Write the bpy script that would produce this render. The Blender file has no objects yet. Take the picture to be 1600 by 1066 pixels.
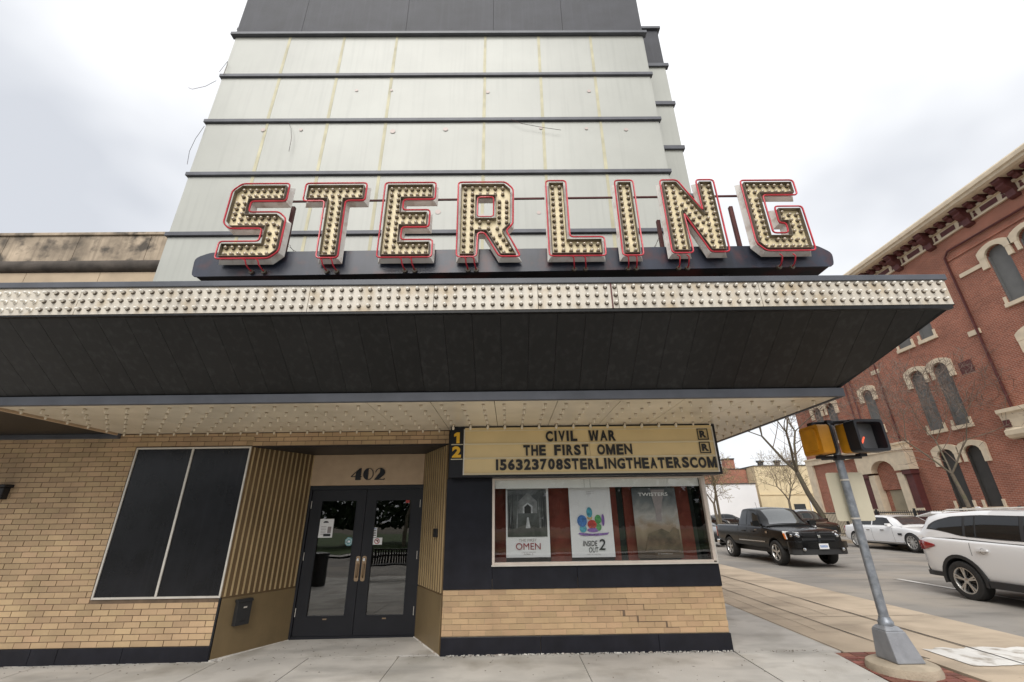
import bpy, bmesh, math, random
from math import radians, sin, cos, pi, sqrt
from mathutils import Vector, Matrix
from mathutils.geometry import tessellate_polygon
random.seed(7)
sc = bpy.context.scene
col = sc.collection

# ---------------------------------------------------------------- camera
CAMZ = 1.69
yaw, pitch, roll = 9.69761459e-03, 3.86516598e-01, -1.38597162e-02
fwd = Vector((sin(yaw)*cos(pitch), cos(yaw)*cos(pitch), sin(pitch)))
rt = Vector((cos(yaw), -sin(yaw), 0)); up = rt.cross(fwd)
r2 = rt*cos(roll) + up*sin(roll); u2 = -rt*sin(roll) + up*cos(roll)
cam = bpy.data.cameras.new('camera'); cam.sensor_width = 36.0; cam.lens = 680.96/1600*36
cam.clip_start = .05; cam.clip_end = 2000
co = bpy.data.objects.new('camera', cam); col.objects.link(co)
m = Matrix((r2, u2, -fwd)).transposed().to_4x4(); m.translation = Vector((0, 0, CAMZ)); co.matrix_world = m
sc.camera = co

# ---------------------------------------------------------------- world, sun, exposure
SUN_EL, SUN_AZ = radians(44), radians(193)      # azimuth clockwise from +Y
w = bpy.data.worlds.new('World'); sc.world = w; w.use_nodes = True
nt = w.node_tree; N = nt.nodes; Lk = nt.links
for n in list(N): N.remove(n)
out = N.new('ShaderNodeOutputWorld'); bg = N.new('ShaderNodeBackground'); bg.inputs[1].default_value = .1
sky = N.new('ShaderNodeTexSky'); sky.sky_type = 'NISHITA'; sky.sun_disc = False
sky.sun_elevation = SUN_EL; sky.sun_rotation = SUN_AZ
tc = N.new('ShaderNodeTexCoord'); mp = N.new('ShaderNodeMapping'); mp.inputs['Scale'].default_value = (1, 1, 1.5)
mp.inputs['Location'].default_value = (1.75, .4, 1.3)
n1 = N.new('ShaderNodeTexNoise'); n1.inputs['Scale'].default_value = 1.5; n1.inputs['Detail'].default_value = 4.5; n1.inputs['Roughness'].default_value = .5
rp = N.new('ShaderNodeValToRGB'); e = rp.color_ramp.elements
e[0].position = .34; e[0].color = (.425, .44, .47, 1); e[1].position = .56; e[1].color = (.70, .705, .715, 1); e2 = e.new(.80); e2.color = (.92, .92, .92, 1)
mul = N.new('ShaderNodeVectorMath'); mul.operation = 'SCALE'; mul.inputs[3].default_value = 9.6
mx = N.new('ShaderNodeMix'); mx.data_type = 'RGBA'; mx.inputs[0].default_value = .94
sp_ = N.new('ShaderNodeSeparateXYZ'); Lk.new(tc.outputs['Generated'], sp_.inputs[0])
el_ = N.new('ShaderNodeMapRange'); el_.inputs[1].default_value = .36; el_.inputs[2].default_value = .95; el_.inputs[3].default_value = -.14; el_.inputs[4].default_value = .11; Lk.new(sp_.outputs[2], el_.inputs[0])
ad_ = N.new('ShaderNodeMath'); ad_.operation = 'ADD'; Lk.new(el_.outputs[0], ad_.inputs[0]); nm_ = N.new('ShaderNodeMath'); nm_.operation = 'MULTIPLY_ADD'; nm_.inputs[1].default_value = .85; nm_.inputs[2].default_value = .075; Lk.new(n1.outputs[0], nm_.inputs[0]); Lk.new(nm_.outputs[0], ad_.inputs[1])
Lk.new(tc.outputs['Generated'], mp.inputs[0]); Lk.new(mp.outputs[0], n1.inputs[0]); Lk.new(ad_.outputs[0], rp.inputs[0])
Lk.new(rp.outputs[0], mul.inputs[0]); Lk.new(sky.outputs[0], mx.inputs[6]); Lk.new(mul.outputs[0], mx.inputs[7])
Lk.new(mx.outputs[2], bg.inputs[0]); Lk.new(bg.outputs[0], out.inputs[0])
sun = bpy.data.lights.new('sun', 'SUN'); sun.energy = 1.5; sun.angle = radians(40); sun.color = (1, .97, .92)
so = bpy.data.objects.new('sun', sun); col.objects.link(so)
sd = Vector((sin(SUN_AZ)*cos(SUN_EL), cos(SUN_AZ)*cos(SUN_EL), sin(SUN_EL)))
so.rotation_euler = sd.to_track_quat('Z', 'Y').to_euler()
so.location = (-5, -20, 30)
sc.view_settings.view_transform = 'Standard'; sc.view_settings.look = 'None'
sc.view_settings.exposure = 0.84; sc.view_settings.gamma = 1; sc.view_settings.use_curve_mapping = False
sc.render.engine = 'CYCLES'
sc.cycles.max_bounces = 6; sc.cycles.diffuse_bounces = 4; sc.cycles.glossy_bounces = 3; sc.cycles.transparent_max_bounces = 8

# ---------------------------------------------------------------- materials
def mat(name, c, rough=.7, metal=0., var=0., vs=3., bump=0., bs=40., spec=.5, streak=0., coat=0., piece=0., c2=None, c2s=.5, c2w=.12, aniso=(1,1,1), specks=0.):
    """c base colour; var broad mottling at scale vs; c2 second colour in noise patches (stains, wear);
    streak: vertical weather streaks; piece: per piece colour variation; bump: fine relief"""
    M = bpy.data.materials.new(name); M.use_nodes = True; t = M.node_tree; n = t.nodes; l = t.links
    b = n['Principled BSDF']; b.inputs['Roughness'].default_value = rough; b.inputs['Metallic'].default_value = metal
    b.inputs['Base Color'].default_value = (*c, 1)
    try: b.inputs['Specular IOR Level'].default_value = spec; b.inputs['Coat Weight'].default_value = coat; b.inputs['Coat Roughness'].default_value = .03
    except KeyError: pass
    g = n.new('ShaderNodeNewGeometry'); pos = g.outputs['Position']
    if aniso != (1,1,1):
        a = n.new('ShaderNodeVectorMath'); a.operation = 'MULTIPLY'; a.inputs[1].default_value = aniso; l.new(pos, a.inputs[0]); pos = a.outputs[0]
    cur = None
    def noise(scale, detail=5, vec=None):
        x = n.new('ShaderNodeTexNoise'); x.inputs['Scale'].default_value = scale; x.inputs['Detail'].default_value = detail
        l.new(vec or pos, x.inputs['Vector']); return x.outputs['Fac']
    def mix(fac, a, bcol):
        x = n.new('ShaderNodeMix'); x.data_type = 'RGBA'
        if isinstance(fac, float): x.inputs[0].default_value = fac
        else: l.new(fac, x.inputs[0])
        for i, v in ((6, a), (7, bcol)):
            if isinstance(v, tuple): x.inputs[i].default_value = (*v, 1)
            else: l.new(v, x.inputs[i])
        return x.outputs[2]
    def ramp(v, lo, hi):
        x = n.new('ShaderNodeMapRange'); x.inputs[1].default_value = lo; x.inputs[2].default_value = hi; l.new(v, x.inputs[0]); return x.outputs[0]
    cur = c
    if var:
        cur = mix(ramp(noise(vs), .3, .7), tuple(max(0, k*(1-var)) for k in c), tuple(min(1, k*(1+var)) for k in c))
    if c2:
        cur = mix(ramp(noise(c2s*4, 8), c2w*0+.5, .5+c2w+.12), cur, c2)
    if streak:
        a = n.new('ShaderNodeVectorMath'); a.operation = 'MULTIPLY'; a.inputs[1].default_value = (14, 14, .5); l.new(g.outputs['Position'], a.inputs[0])
        f = ramp(noise(1.0, 4, a.outputs[0]), .5, .85)
        mm = n.new('ShaderNodeMath'); mm.operation = 'MULTIPLY'; mm.inputs[1].default_value = streak; l.new(f, mm.inputs[0])
        cur = mix(mm.outputs[0], cur, tuple(k*.35 for k in c) if max(c) > .1 else tuple(k*2.5+.02 for k in c))
    if piece:
        oi = n.new('ShaderNodeObjectInfo'); ad = n.new('ShaderNodeMath'); ad.operation = 'ADD'
        l.new(oi.outputs['Random'], ad.inputs[0]); l.new(g.outputs['Random Per Island'], ad.inputs[1])
        fr = n.new('ShaderNodeMath'); fr.operation = 'FRACT'; l.new(ad.outputs[0], fr.inputs[0])
        h = n.new('ShaderNodeHueSaturation'); 
        mr = n.new('ShaderNodeMapRange'); mr.inputs[3].default_value = 1-piece; mr.inputs[4].default_value = 1+piece; l.new(fr.outputs[0], mr.inputs[0]); l.new(mr.outputs[0], h.inputs['Value'])
        m2 = n.new('ShaderNodeMath'); m2.operation = 'MULTIPLY'; m2.inputs[1].default_value = 7.31; l.new(fr.outputs[0], m2.inputs[0])
        f2 = n.new('ShaderNodeMath'); f2.operation = 'FRACT'; l.new(m2.outputs[0], f2.inputs[0])
        mr2 = n.new('ShaderNodeMapRange'); mr2.inputs[3].default_value = .497-.02*piece; mr2.inputs[4].default_value = .503+.02*piece; l.new(f2.outputs[0], mr2.inputs[0]); l.new(mr2.outputs[0], h.inputs['Hue'])
        if isinstance(cur, tuple): h.inputs['Color'].default_value = (*cur, 1)
        else: l.new(cur, h.inputs['Color'])
        cur = h.outputs[0]
    if specks:
        vo = n.new('ShaderNodeTexVoronoi'); vo.inputs['Scale'].default_value = 3.2; l.new(g.outputs['Position'], vo.inputs['Vector'])
        sv_ = n.new('ShaderNodeMapRange'); sv_.inputs[1].default_value = .035; sv_.inputs[2].default_value = .075; sv_.inputs[3].default_value = specks; sv_.inputs[4].default_value = 0; l.new(vo.outputs['Distance'], sv_.inputs[0])
        cur = mix(sv_.outputs[0], cur, tuple(k*.4 for k in c))
        a = n.new('ShaderNodeVectorMath'); a.operation = 'MULTIPLY'; a.inputs[1].default_value = (.5,1.6,1); l.new(g.outputs['Position'], a.inputs[0])
        f = ramp(noise(1.3, 7, a.outputs[0]), .52, .72); mm = n.new('ShaderNodeMath'); mm.operation = 'MULTIPLY'; mm.inputs[1].default_value = .7; l.new(f, mm.inputs[0]); cur = mix(mm.outputs[0], cur, tuple(k*.55 for k in c))
    if not isinstance(cur, tuple): l.new(cur, b.inputs['Base Color'])
    if bump:
        bp = n.new('ShaderNodeBump'); bp.inputs['Strength'].default_value = min(1, bump); bp.inputs['Distance'].default_value = .01
        l.new(noise(bs, 6), bp.inputs['Height']); l.new(bp.outputs[0], b.inputs['Normal'])
    if rough > .15 and metal < .9:
        l.new(ramp(noise(9, 5), -.6, 1.6), b.inputs['Roughness']) if False else None
    return M

def glass(name, tint=(.55,.58,.57), rough=.0, f0=.04):
    M = bpy.data.materials.new(name); M.use_nodes = True; t = M.node_tree; n = t.nodes; l = t.links
    n.remove(n['Principled BSDF']); o = n['Material Output']
    tr = n.new('ShaderNodeBsdfTransparent'); tr.inputs[0].default_value = (*tint, 1)
    gl = n.new('ShaderNodeBsdfGlossy'); gl.inputs['Roughness'].default_value = rough
    g = n.new('ShaderNodeNewGeometry'); dt = n.new('ShaderNodeVectorMath'); dt.operation = 'DOT_PRODUCT'; l.new(g.outputs['Normal'], dt.inputs[0]); l.new(g.outputs['Incoming'], dt.inputs[1])
    ab = n.new('ShaderNodeMath'); ab.operation = 'ABSOLUTE'; l.new(dt.outputs['Value'], ab.inputs[0])
    om = n.new('ShaderNodeMath'); om.operation = 'SUBTRACT'; om.inputs[0].default_value = 1; l.new(ab.outputs[0], om.inputs[1])
    pw_ = n.new('ShaderNodeMath'); pw_.operation = 'POWER'; pw_.inputs[1].default_value = 5; l.new(om.outputs[0], pw_.inputs[0])
    mr = n.new('ShaderNodeMapRange'); mr.inputs[3].default_value = f0; l.new(pw_.outputs[0], mr.inputs[0])
    tn = n.new('ShaderNodeTexNoise'); tn.inputs['Scale'].default_value = 1.2; l.new(g.outputs['Position'], tn.inputs[0])
    bp = n.new('ShaderNodeBump'); bp.inputs['Strength'].default_value = .04; bp.inputs['Distance'].default_value = .05; l.new(tn.outputs[0], bp.inputs['Height']); l.new(bp.outputs[0], gl.inputs['Normal'])
    mxs = n.new('ShaderNodeMixShader'); l.new(mr.outputs[0], mxs.inputs[0]); l.new(tr.outputs[0], mxs.inputs[1]); l.new(gl.outputs[0], mxs.inputs[2])
    l.new(mxs.outputs[0], o.inputs[0]); return M

def brickmat(name, c1, c2, mortar, bw=.21, bh=.072, rot=None):
    """far brickwork: courses too small to pick apart, with relief. wall in the YZ plane"""
    M = bpy.data.materials.new(name); M.use_nodes = True; t = M.node_tree; n = t.nodes; l = t.links; b = n['Principled BSDF']
    g = n.new('ShaderNodeNewGeometry'); sx = n.new('ShaderNodeSeparateXYZ'); l.new(g.outputs['Position'], sx.inputs[0])
    cx = n.new('ShaderNodeCombineXYZ'); ad = n.new('ShaderNodeMath'); ad.operation = 'ADD'; l.new(sx.outputs[0], ad.inputs[0]); l.new(sx.outputs[1], ad.inputs[1])
    l.new(ad.outputs[0], cx.inputs[0]); l.new(sx.outputs[2], cx.inputs[1])
    br = n.new('ShaderNodeTexBrick'); br.inputs['Scale'].default_value = 1; br.inputs['Brick Width'].default_value = bw; br.inputs['Row Height'].default_value = bh
    br.inputs['Mortar Size'].default_value = .006; br.inputs['Mortar Smooth'].default_value = .2; br.inputs['Color1'].default_value = (*c1, 1); br.inputs['Color2'].default_value = (*c2, 1); br.inputs['Mortar'].default_value = (*mortar, 1)
    l.new(cx.outputs[0], br.inputs[0])
    tn = n.new('ShaderNodeTexNoise'); tn.inputs['Scale'].default_value = .7; tn.inputs['Detail'].default_value = 8; l.new(g.outputs['Position'], tn.inputs[0])
    mr = n.new('ShaderNodeMapRange'); mr.inputs[1].default_value = .3; mr.inputs[2].default_value = .7; mr.inputs[3].default_value = .78; mr.inputs[4].default_value = 1.2; l.new(tn.outputs[0], mr.inputs[0])
    h = n.new('ShaderNodeHueSaturation'); l.new(br.outputs[0], h.inputs['Color']); l.new(mr.outputs[0], h.inputs['Value'])
    l.new(h.outputs[0], b.inputs['Base Color']); b.inputs['Roughness'].default_value = .85
    bp = n.new('ShaderNodeBump'); bp.invert = True; bp.inputs['Strength'].default_value = .6; bp.inputs['Distance'].default_value = .008; l.new(br.outputs['Fac'], bp.inputs['Height']); l.new(bp.outputs[0], b.inputs['Normal'])
    return M

X = {}
X['tan_brick'] = mat('tan_brick', (.495,.345,.20), .75, var=.13, vs=1.3, bump=.25, bs=90, piece=.13, streak=.12, c2=(.35,.24,.14), c2s=.22, c2w=.22)
X['tan_brick2'] = mat('buff_brick', (.48,.325,.185), .75, var=.12, vs=2, bump=.25, bs=90, piece=.11, streak=.08, c2=(.38,.26,.15), c2s=.3, c2w=.25)
X['mortar'] = mat('mortar', (.15,.105,.07), .95, var=.25, vs=8, bump=.3)
X['mortar2'] = mat('pale_mortar', (.43,.33,.21), .95, var=.2, vs=8, bump=.3)
X['blacktile'] = mat('black_glazed_tile', (.012,.0125,.018), .25, var=.25, vs=4, streak=.08, bump=.03, bs=6, spec=.3)
X['blackpanel'] = mat('black_panel', (.009,.0095,.012), .22, var=.35, vs=3, bump=.05, bs=3, spec=.3, streak=.15)
X['fascia'] = mat('charcoal_metal_panel', (.0085,.0085,.0088), .40, var=.35, vs=1.2, streak=.55, bump=.03, bs=2, spec=.3, piece=.22)
X['flash'] = mat('dark_grey_flashing', (.075,.08,.095), .45, var=.2, vs=3)
X['navy'] = mat('navy_painted_steel', (.022,.026,.042), .35, var=.4, vs=2.5, streak=.25, c2=(.09,.03,.03), c2s=1.2, c2w=.15)
X['undersign'] = mat('rusty_dark_steel', (.03,.024,.024), .7, var=.4, vs=3, c2=(.12,.03,.025), c2s=.6, c2w=.1)
X['bulbstrip'] = mat('weathered_cream_metal', (.60,.55,.47), .45, var=.12, vs=1.6, streak=.35, c2=(.44,.33,.19), c2s=.9, c2w=.15)
X['soffit'] = mat('cream_enamel_soffit', (.74,.66,.52), .25, var=.12, vs=1.2, c2=(.58,.5,.38), c2s=.4, c2w=.25)
X['towerpanel'] = mat('milk_glass_panel', (.45,.455,.415), .32, var=.07, vs=.9, streak=.16, bump=.03, bs=2, piece=.04, spec=.35)
X['caulk'] = mat('yellowed_caulk', (.52,.485,.33), .6, var=.2, vs=3)
X['towerband'] = mat('slate_band', (.085,.088,.105), .5, var=.25, vs=4)
X['towercap'] = mat('dark_granite_panel', (.035,.036,.045), .6, var=.25, vs=2, bump=.5, bs=120, streak=.2)
X['stone'] = mat('weathered_limestone', (.40,.32,.235), .85, var=.45, vs=2.2, streak=.8, bump=.4, bs=30, c2=(.09,.075,.06), c2s=.9, c2w=.03)
X['stone2'] = mat('warm_limestone', (.50,.39,.27), .8, var=.15, vs=2, bump=.2, bs=30)
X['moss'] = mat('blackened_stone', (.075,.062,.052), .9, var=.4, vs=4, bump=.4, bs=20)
X['lettercream'] = mat('aged_cream_enamel', (.78,.66,.42), .5, var=.15, vs=7, c2=(.52,.40,.2), c2s=2.0, c2w=.25)
X['letterwall'] = mat('dark_letter_return', (.17,.14,.10), .5, var=.25, vs=6)
X['letterback'] = mat('chalky_white_metal', (.72,.69,.64), .55, var=.12, vs=5, c2=(.40,.29,.22), c2s=2.2, c2w=.2)
X['neon'] = mat('red_neon_tube', (.58,.042,.06), .3, var=.2, vs=6)
X['bulbclear'] = mat('clear_bulb', (.36,.28,.185), .07, spec=1.0, coat=1)
X['bulbwhite'] = mat('white_bulb', (.82,.78,.70), .32, spec=.5)
X['softsocket'] = mat('dull_socket', (.36,.29,.2), .6)
X['bulbsoffit'] = mat('soffit_bulb_glass', (.74,.66,.52), .15, spec=.6, coat=.3)
X['socket'] = mat('bronze_socket', (.085,.062,.04), .5)
X['rust'] = mat('maroon_steel', (.10,.03,.028), .6, var=.3, vs=4)
X['gold'] = mat('antique_gold_metal', (.18,.12,.062), .42, metal=.35, var=.15, vs=2)
X['goldrib'] = mat('gold_rib', (.54,.41,.23), .42, metal=.35, var=.1, vs=3)
X['goldpanel'] = mat('bronze_panel', (.23,.165,.085), .45, metal=.3, var=.15, vs=2, streak=.1)
X['lintel'] = mat('tan_stone_lintel', (.50,.36,.235), .65, var=.07, vs=6, bump=.15, bs=60)
X['blackpaint'] = mat('black_paint', (.011,.012,.016), .45, spec=.35)
X['black'] = mat('matt_black', (.012,.012,.013), .6)
X['yellow'] = mat('yellow_numeral', (.78,.45,.03), .5)
X['doorpaint'] = mat('black_door_paint', (.011,.0115,.015), .42, var=.15, vs=3, spec=.35)
X['brass'] = mat('worn_brass', (.36,.26,.17), .35, metal=.9)
X['alu'] = mat('aluminium_trim', (.66,.62,.56), .4, metal=.4, var=.1, vs=5)
X['framew'] = mat('pinkish_white_frame', (.60,.52,.45), .45, var=.1, vs=4)
X['readcream'] = mat('cream_acrylic', (.72,.56,.29), .3, var=.06, vs=2, bump=.04, bs=5)
X['rail'] = mat('clear_rail', (.72,.62,.42), .3)
X['paper'] = mat('white_paper', (.72,.73,.74), .6, bump=.08, bs=8)
X['paper2'] = mat('white_notice', (.8,.8,.8), .6)
X['ink'] = mat('black_ink', (.02,.02,.022), .6)
X['greyink'] = mat('grey_ink', (.28,.25,.25), .6)
X['redink'] = mat('dark_red_ink', (.25,.02,.03), .6)
X['whiteink'] = mat('white_ink', (.8,.8,.78), .6)
X['curtain'] = mat('brick_red_curtain', (.20,.045,.03), .8, var=.2, vs=8, streak=.2)
X['darkgreen'] = mat('dark_green_backing', (.02,.026,.024), .8)
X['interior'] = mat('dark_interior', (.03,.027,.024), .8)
X['shade'] = mat('white_valance', (.80,.82,.80), .7, var=.04, vs=3)
X['doorglass'] = glass('door_glass', (.42,.42,.40), f0=.15)
X['caseglass'] = glass('case_glass', (.985,.99,.985), f0=.045)
X['concrete'] = mat('pale_concrete', (.50,.475,.435), .85, var=.16, vs=1.1, bump=.35, bs=70, c2=(.30,.275,.235), c2s=.35, c2w=.12, piece=.07, specks=.85)
X['concrete2'] = mat('tan_concrete', (.47,.38,.28), .9, var=.14, vs=1.0, bump=.45, bs=60, c2=(.33,.26,.19), c2s=.3, c2w=.2, specks=.5)
X['asphalt'] = mat('worn_asphalt', (.25,.23,.205), .88, var=.2, vs=.5, bump=.6, bs=110, c2=(.36,.31,.25), c2s=.10, c2w=.2, specks=.5)
X['crack'] = mat('tar_crack', (.03,.026,.022), .95)
X['paintw'] = mat('worn_road_paint', (.68,.66,.62), .8, var=.08, vs=3, bump=.3, bs=60, c2=(.33,.29,.24), c2s=1.1, c2w=.06)
X['paver'] = mat('red_clay_paver', (.22,.085,.06), .85, var=.2, vs=6, bump=.4, bs=60, piece=.3)
X['dirt'] = mat('sandy_joint', (.10,.075,.05), .95, var=.3, vs=10, bump=.4)
X['galv'] = mat('galvanised_steel', (.24,.26,.29), .42, metal=.45, var=.28, vs=14, c2=(.36,.38,.40), c2s=5, c2w=.2)
X['castbase'] = mat('cast_grey_base', (.27,.28,.30), .6, metal=.2, var=.12, vs=9, bump=.3, bs=50)
X['plinth'] = mat('rough_concrete_plinth', (.40,.335,.25), .95, var=.18, vs=5, bump=.8, bs=50)
X['signalyellow'] = mat('signal_yellow', (.62,.27,.012), .42, var=.12, vs=7)
X['signalblack'] = mat('signal_black', (.012,.012,.016), .5)
X['signalface'] = mat('signal_lens', (.11,.11,.115), .35)
X['signback'] = mat('sign_back_cream', (.62,.57,.43), .5, var=.05, vs=4)
X['redbrick'] = brickmat('red_brickwork', (.37,.128,.078), (.265,.09,.056), (.46,.34,.26))
X['creamstone'] = mat('cream_painted_stone', (.68,.57,.42), .75, var=.1, vs=3, bump=.15, bs=30)
X['maroon'] = mat('maroon_paint', (.105,.028,.026), .6, var=.15, vs=5)
X['boarded'] = mat('grey_boarding', (.15,.15,.145), .7, var=.08, vs=3)
X['darkboard'] = mat('dark_boarding', (.045,.042,.038), .6, var=.2, vs=2)
X['beigedoor'] = mat('beige_door', (.34,.29,.20), .7, var=.1, vs=3)
X['iron'] = mat('black_iron', (.02,.02,.02), .5)
X['bark'] = mat('grey_bark', (.14,.115,.085), .9, var=.25, vs=8, bump=.6, bs=30, c2=(.13,.13,.07), c2s=.8, c2w=.2)
X['twig'] = mat('twig', (.17,.125,.10), .9)
X['bud'] = mat('spring_bud', (.30,.255,.11), .8, piece=.2)
X['carblack'] = mat('black_car_paint', (.005,.005,.0055), .16, spec=.4)
X['carwhite'] = mat('white_car_paint', (.78,.78,.78), .25, coat=1)
X['cardark'] = mat('dark_car_paint', (.02,.016,.014), .2, coat=1)
X['carsilver'] = mat('silver_car_paint', (.33,.34,.35), .3, metal=.5, coat=1)
X['tint'] = mat('tinted_glass', (.008,.009,.010), .04, spec=.6)
X['mist'] = mat('misty_grey_print', (.17,.18,.185), .5, var=.35, vs=14)
X['mist2'] = mat('pale_mist_print', (.42,.44,.46), .5, var=.25, vs=20)
X['screen'] = mat('windscreen_glass', (.05,.056,.058), .03, spec=1.0, coat=1)
X['rubber'] = mat('tyre_rubber', (.022,.021,.020), .8, var=.2, vs=10)
X['alloy'] = mat('alloy_wheel', (.58,.57,.55), .28, metal=.85)
X['darkalloy'] = mat('dark_alloy', (.05,.05,.05), .35, metal=.5)
X['chrome'] = mat('chrome', (.7,.7,.7), .12, metal=1)
X['plastic'] = mat('black_plastic', (.022,.022,.023), .55)
X['lamp'] = mat('headlamp', (.66,.66,.64), .1, coat=1, var=.3, vs=14)
X['amber'] = mat('amber_lens', (.5,.13,.02), .15, coat=1)
X['redlamp'] = mat('red_lamp', (.30,.012,.018), .12, coat=1)
X['plate'] = mat('number_plate', (.70,.70,.70), .4)
X['grass'] = mat('lawn', (.055,.085,.022), .95, var=.3, vs=2)
X['bush'] = mat('evergreen', (.035,.055,.022), .9, var=.3, vs=3)
X['farwhite'] = mat('white_render', (.72,.73,.75), .8, var=.05, vs=.5)
X['farcream'] = mat('cream_render', (.62,.52,.34), .8, var=.1, vs=.6, streak=.15)
X['earth'] = mat('earth', (.12,.10,.07), .95, var=.2, vs=.1)
X['roofing'] = mat('roofing', (.06,.06,.06), .9)
X['hand'] = mat('hand_symbol', (.75,.10,.05), .4)
X['pink'] = mat('pink_painted_glint', (.50,.405,.37), .4)  # plain pink colour standing in for red glimmer on the tower panels
for k, v in dict(blue=(.05,.16,.42), teal=(.06,.3,.4), purple=(.2,.1,.35), green=(.08,.3,.1), red=(.45,.05,.04), ochre=(.5,.33,.15), decal=(.16,.34,.36)).items():
    X['ink_'+k] = mat('ink_'+k, v, .6, var=.45, vs=28)
# pedestrian "hand" is a lit lamp
hb = X['hand'].node_tree.nodes['Principled BSDF']; hb.inputs['Emission Color'].default_value = (1, .16, .08, 1); hb.inputs['Emission Strength'].default_value = .55

def artmat(name, cols, scale, gdir=(0,0,1), lo=1.1, hi=2.15, mixn=.5):
    """printed picture: tones blended by height and noise"""
    M = bpy.data.materials.new(name); M.use_nodes = True; t = M.node_tree; n = t.nodes; l = t.links; b = n['Principled BSDF']; b.inputs['Roughness'].default_value = .35
    g = n.new('ShaderNodeNewGeometry'); s = n.new('ShaderNodeSeparateXYZ'); l.new(g.outputs['Position'], s.inputs[0])
    mr = n.new('ShaderNodeMapRange'); mr.inputs[1].default_value = lo; mr.inputs[2].default_value = hi; l.new(s.outputs[2], mr.inputs[0])
    tn = n.new('ShaderNodeTexNoise'); tn.inputs['Scale'].default_value = scale; tn.inputs['Detail'].default_value = 7; tn.inputs['Distortion'].default_value = .8; l.new(g.outputs['Position'], tn.inputs[0])
    a = n.new('ShaderNodeMath'); a.operation = 'MULTIPLY_ADD'; a.inputs[1].default_value = mixn; l.new(tn.outputs[0], a.inputs[0]); l.new(mr.outputs[0], a.inputs[2])
    r = n.new('ShaderNodeValToRGB'); el = r.color_ramp.elements
    sub = n.new('ShaderNodeMath'); sub.operation = 'SUBTRACT'; sub.inputs[1].default_value = mixn/2; l.new(a.outputs[0], sub.inputs[0]); l.new(sub.outputs[0], r.inputs[0])
    while len(el) < len(cols): el.new(.5)
    for i, c in enumerate(cols): el[i].position = i/(len(cols)-1); el[i].color = (*c, 1)
    l.new(r.outputs[0], b.inputs['Base Color']); return M
X['art1'] = artmat('grey_forest_print', [(.02,.022,.022), (.05,.055,.05), (.09,.1,.1), (.05,.055,.058), (.16,.17,.18)], 5, lo=1.42, hi=2.12, mixn=1.0)
X['art3'] = artmat('storm_print', [(.07,.05,.035), (.15,.11,.075), (.25,.19,.13), (.36,.35,.33), (.14,.155,.16), (.06,.068,.075)], 3, lo=1.15, hi=2.1, mixn=.6)

X['stormground'] = mat('storm_ground_print', (.10,.07,.045), .4, var=.5, vs=9)
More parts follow.
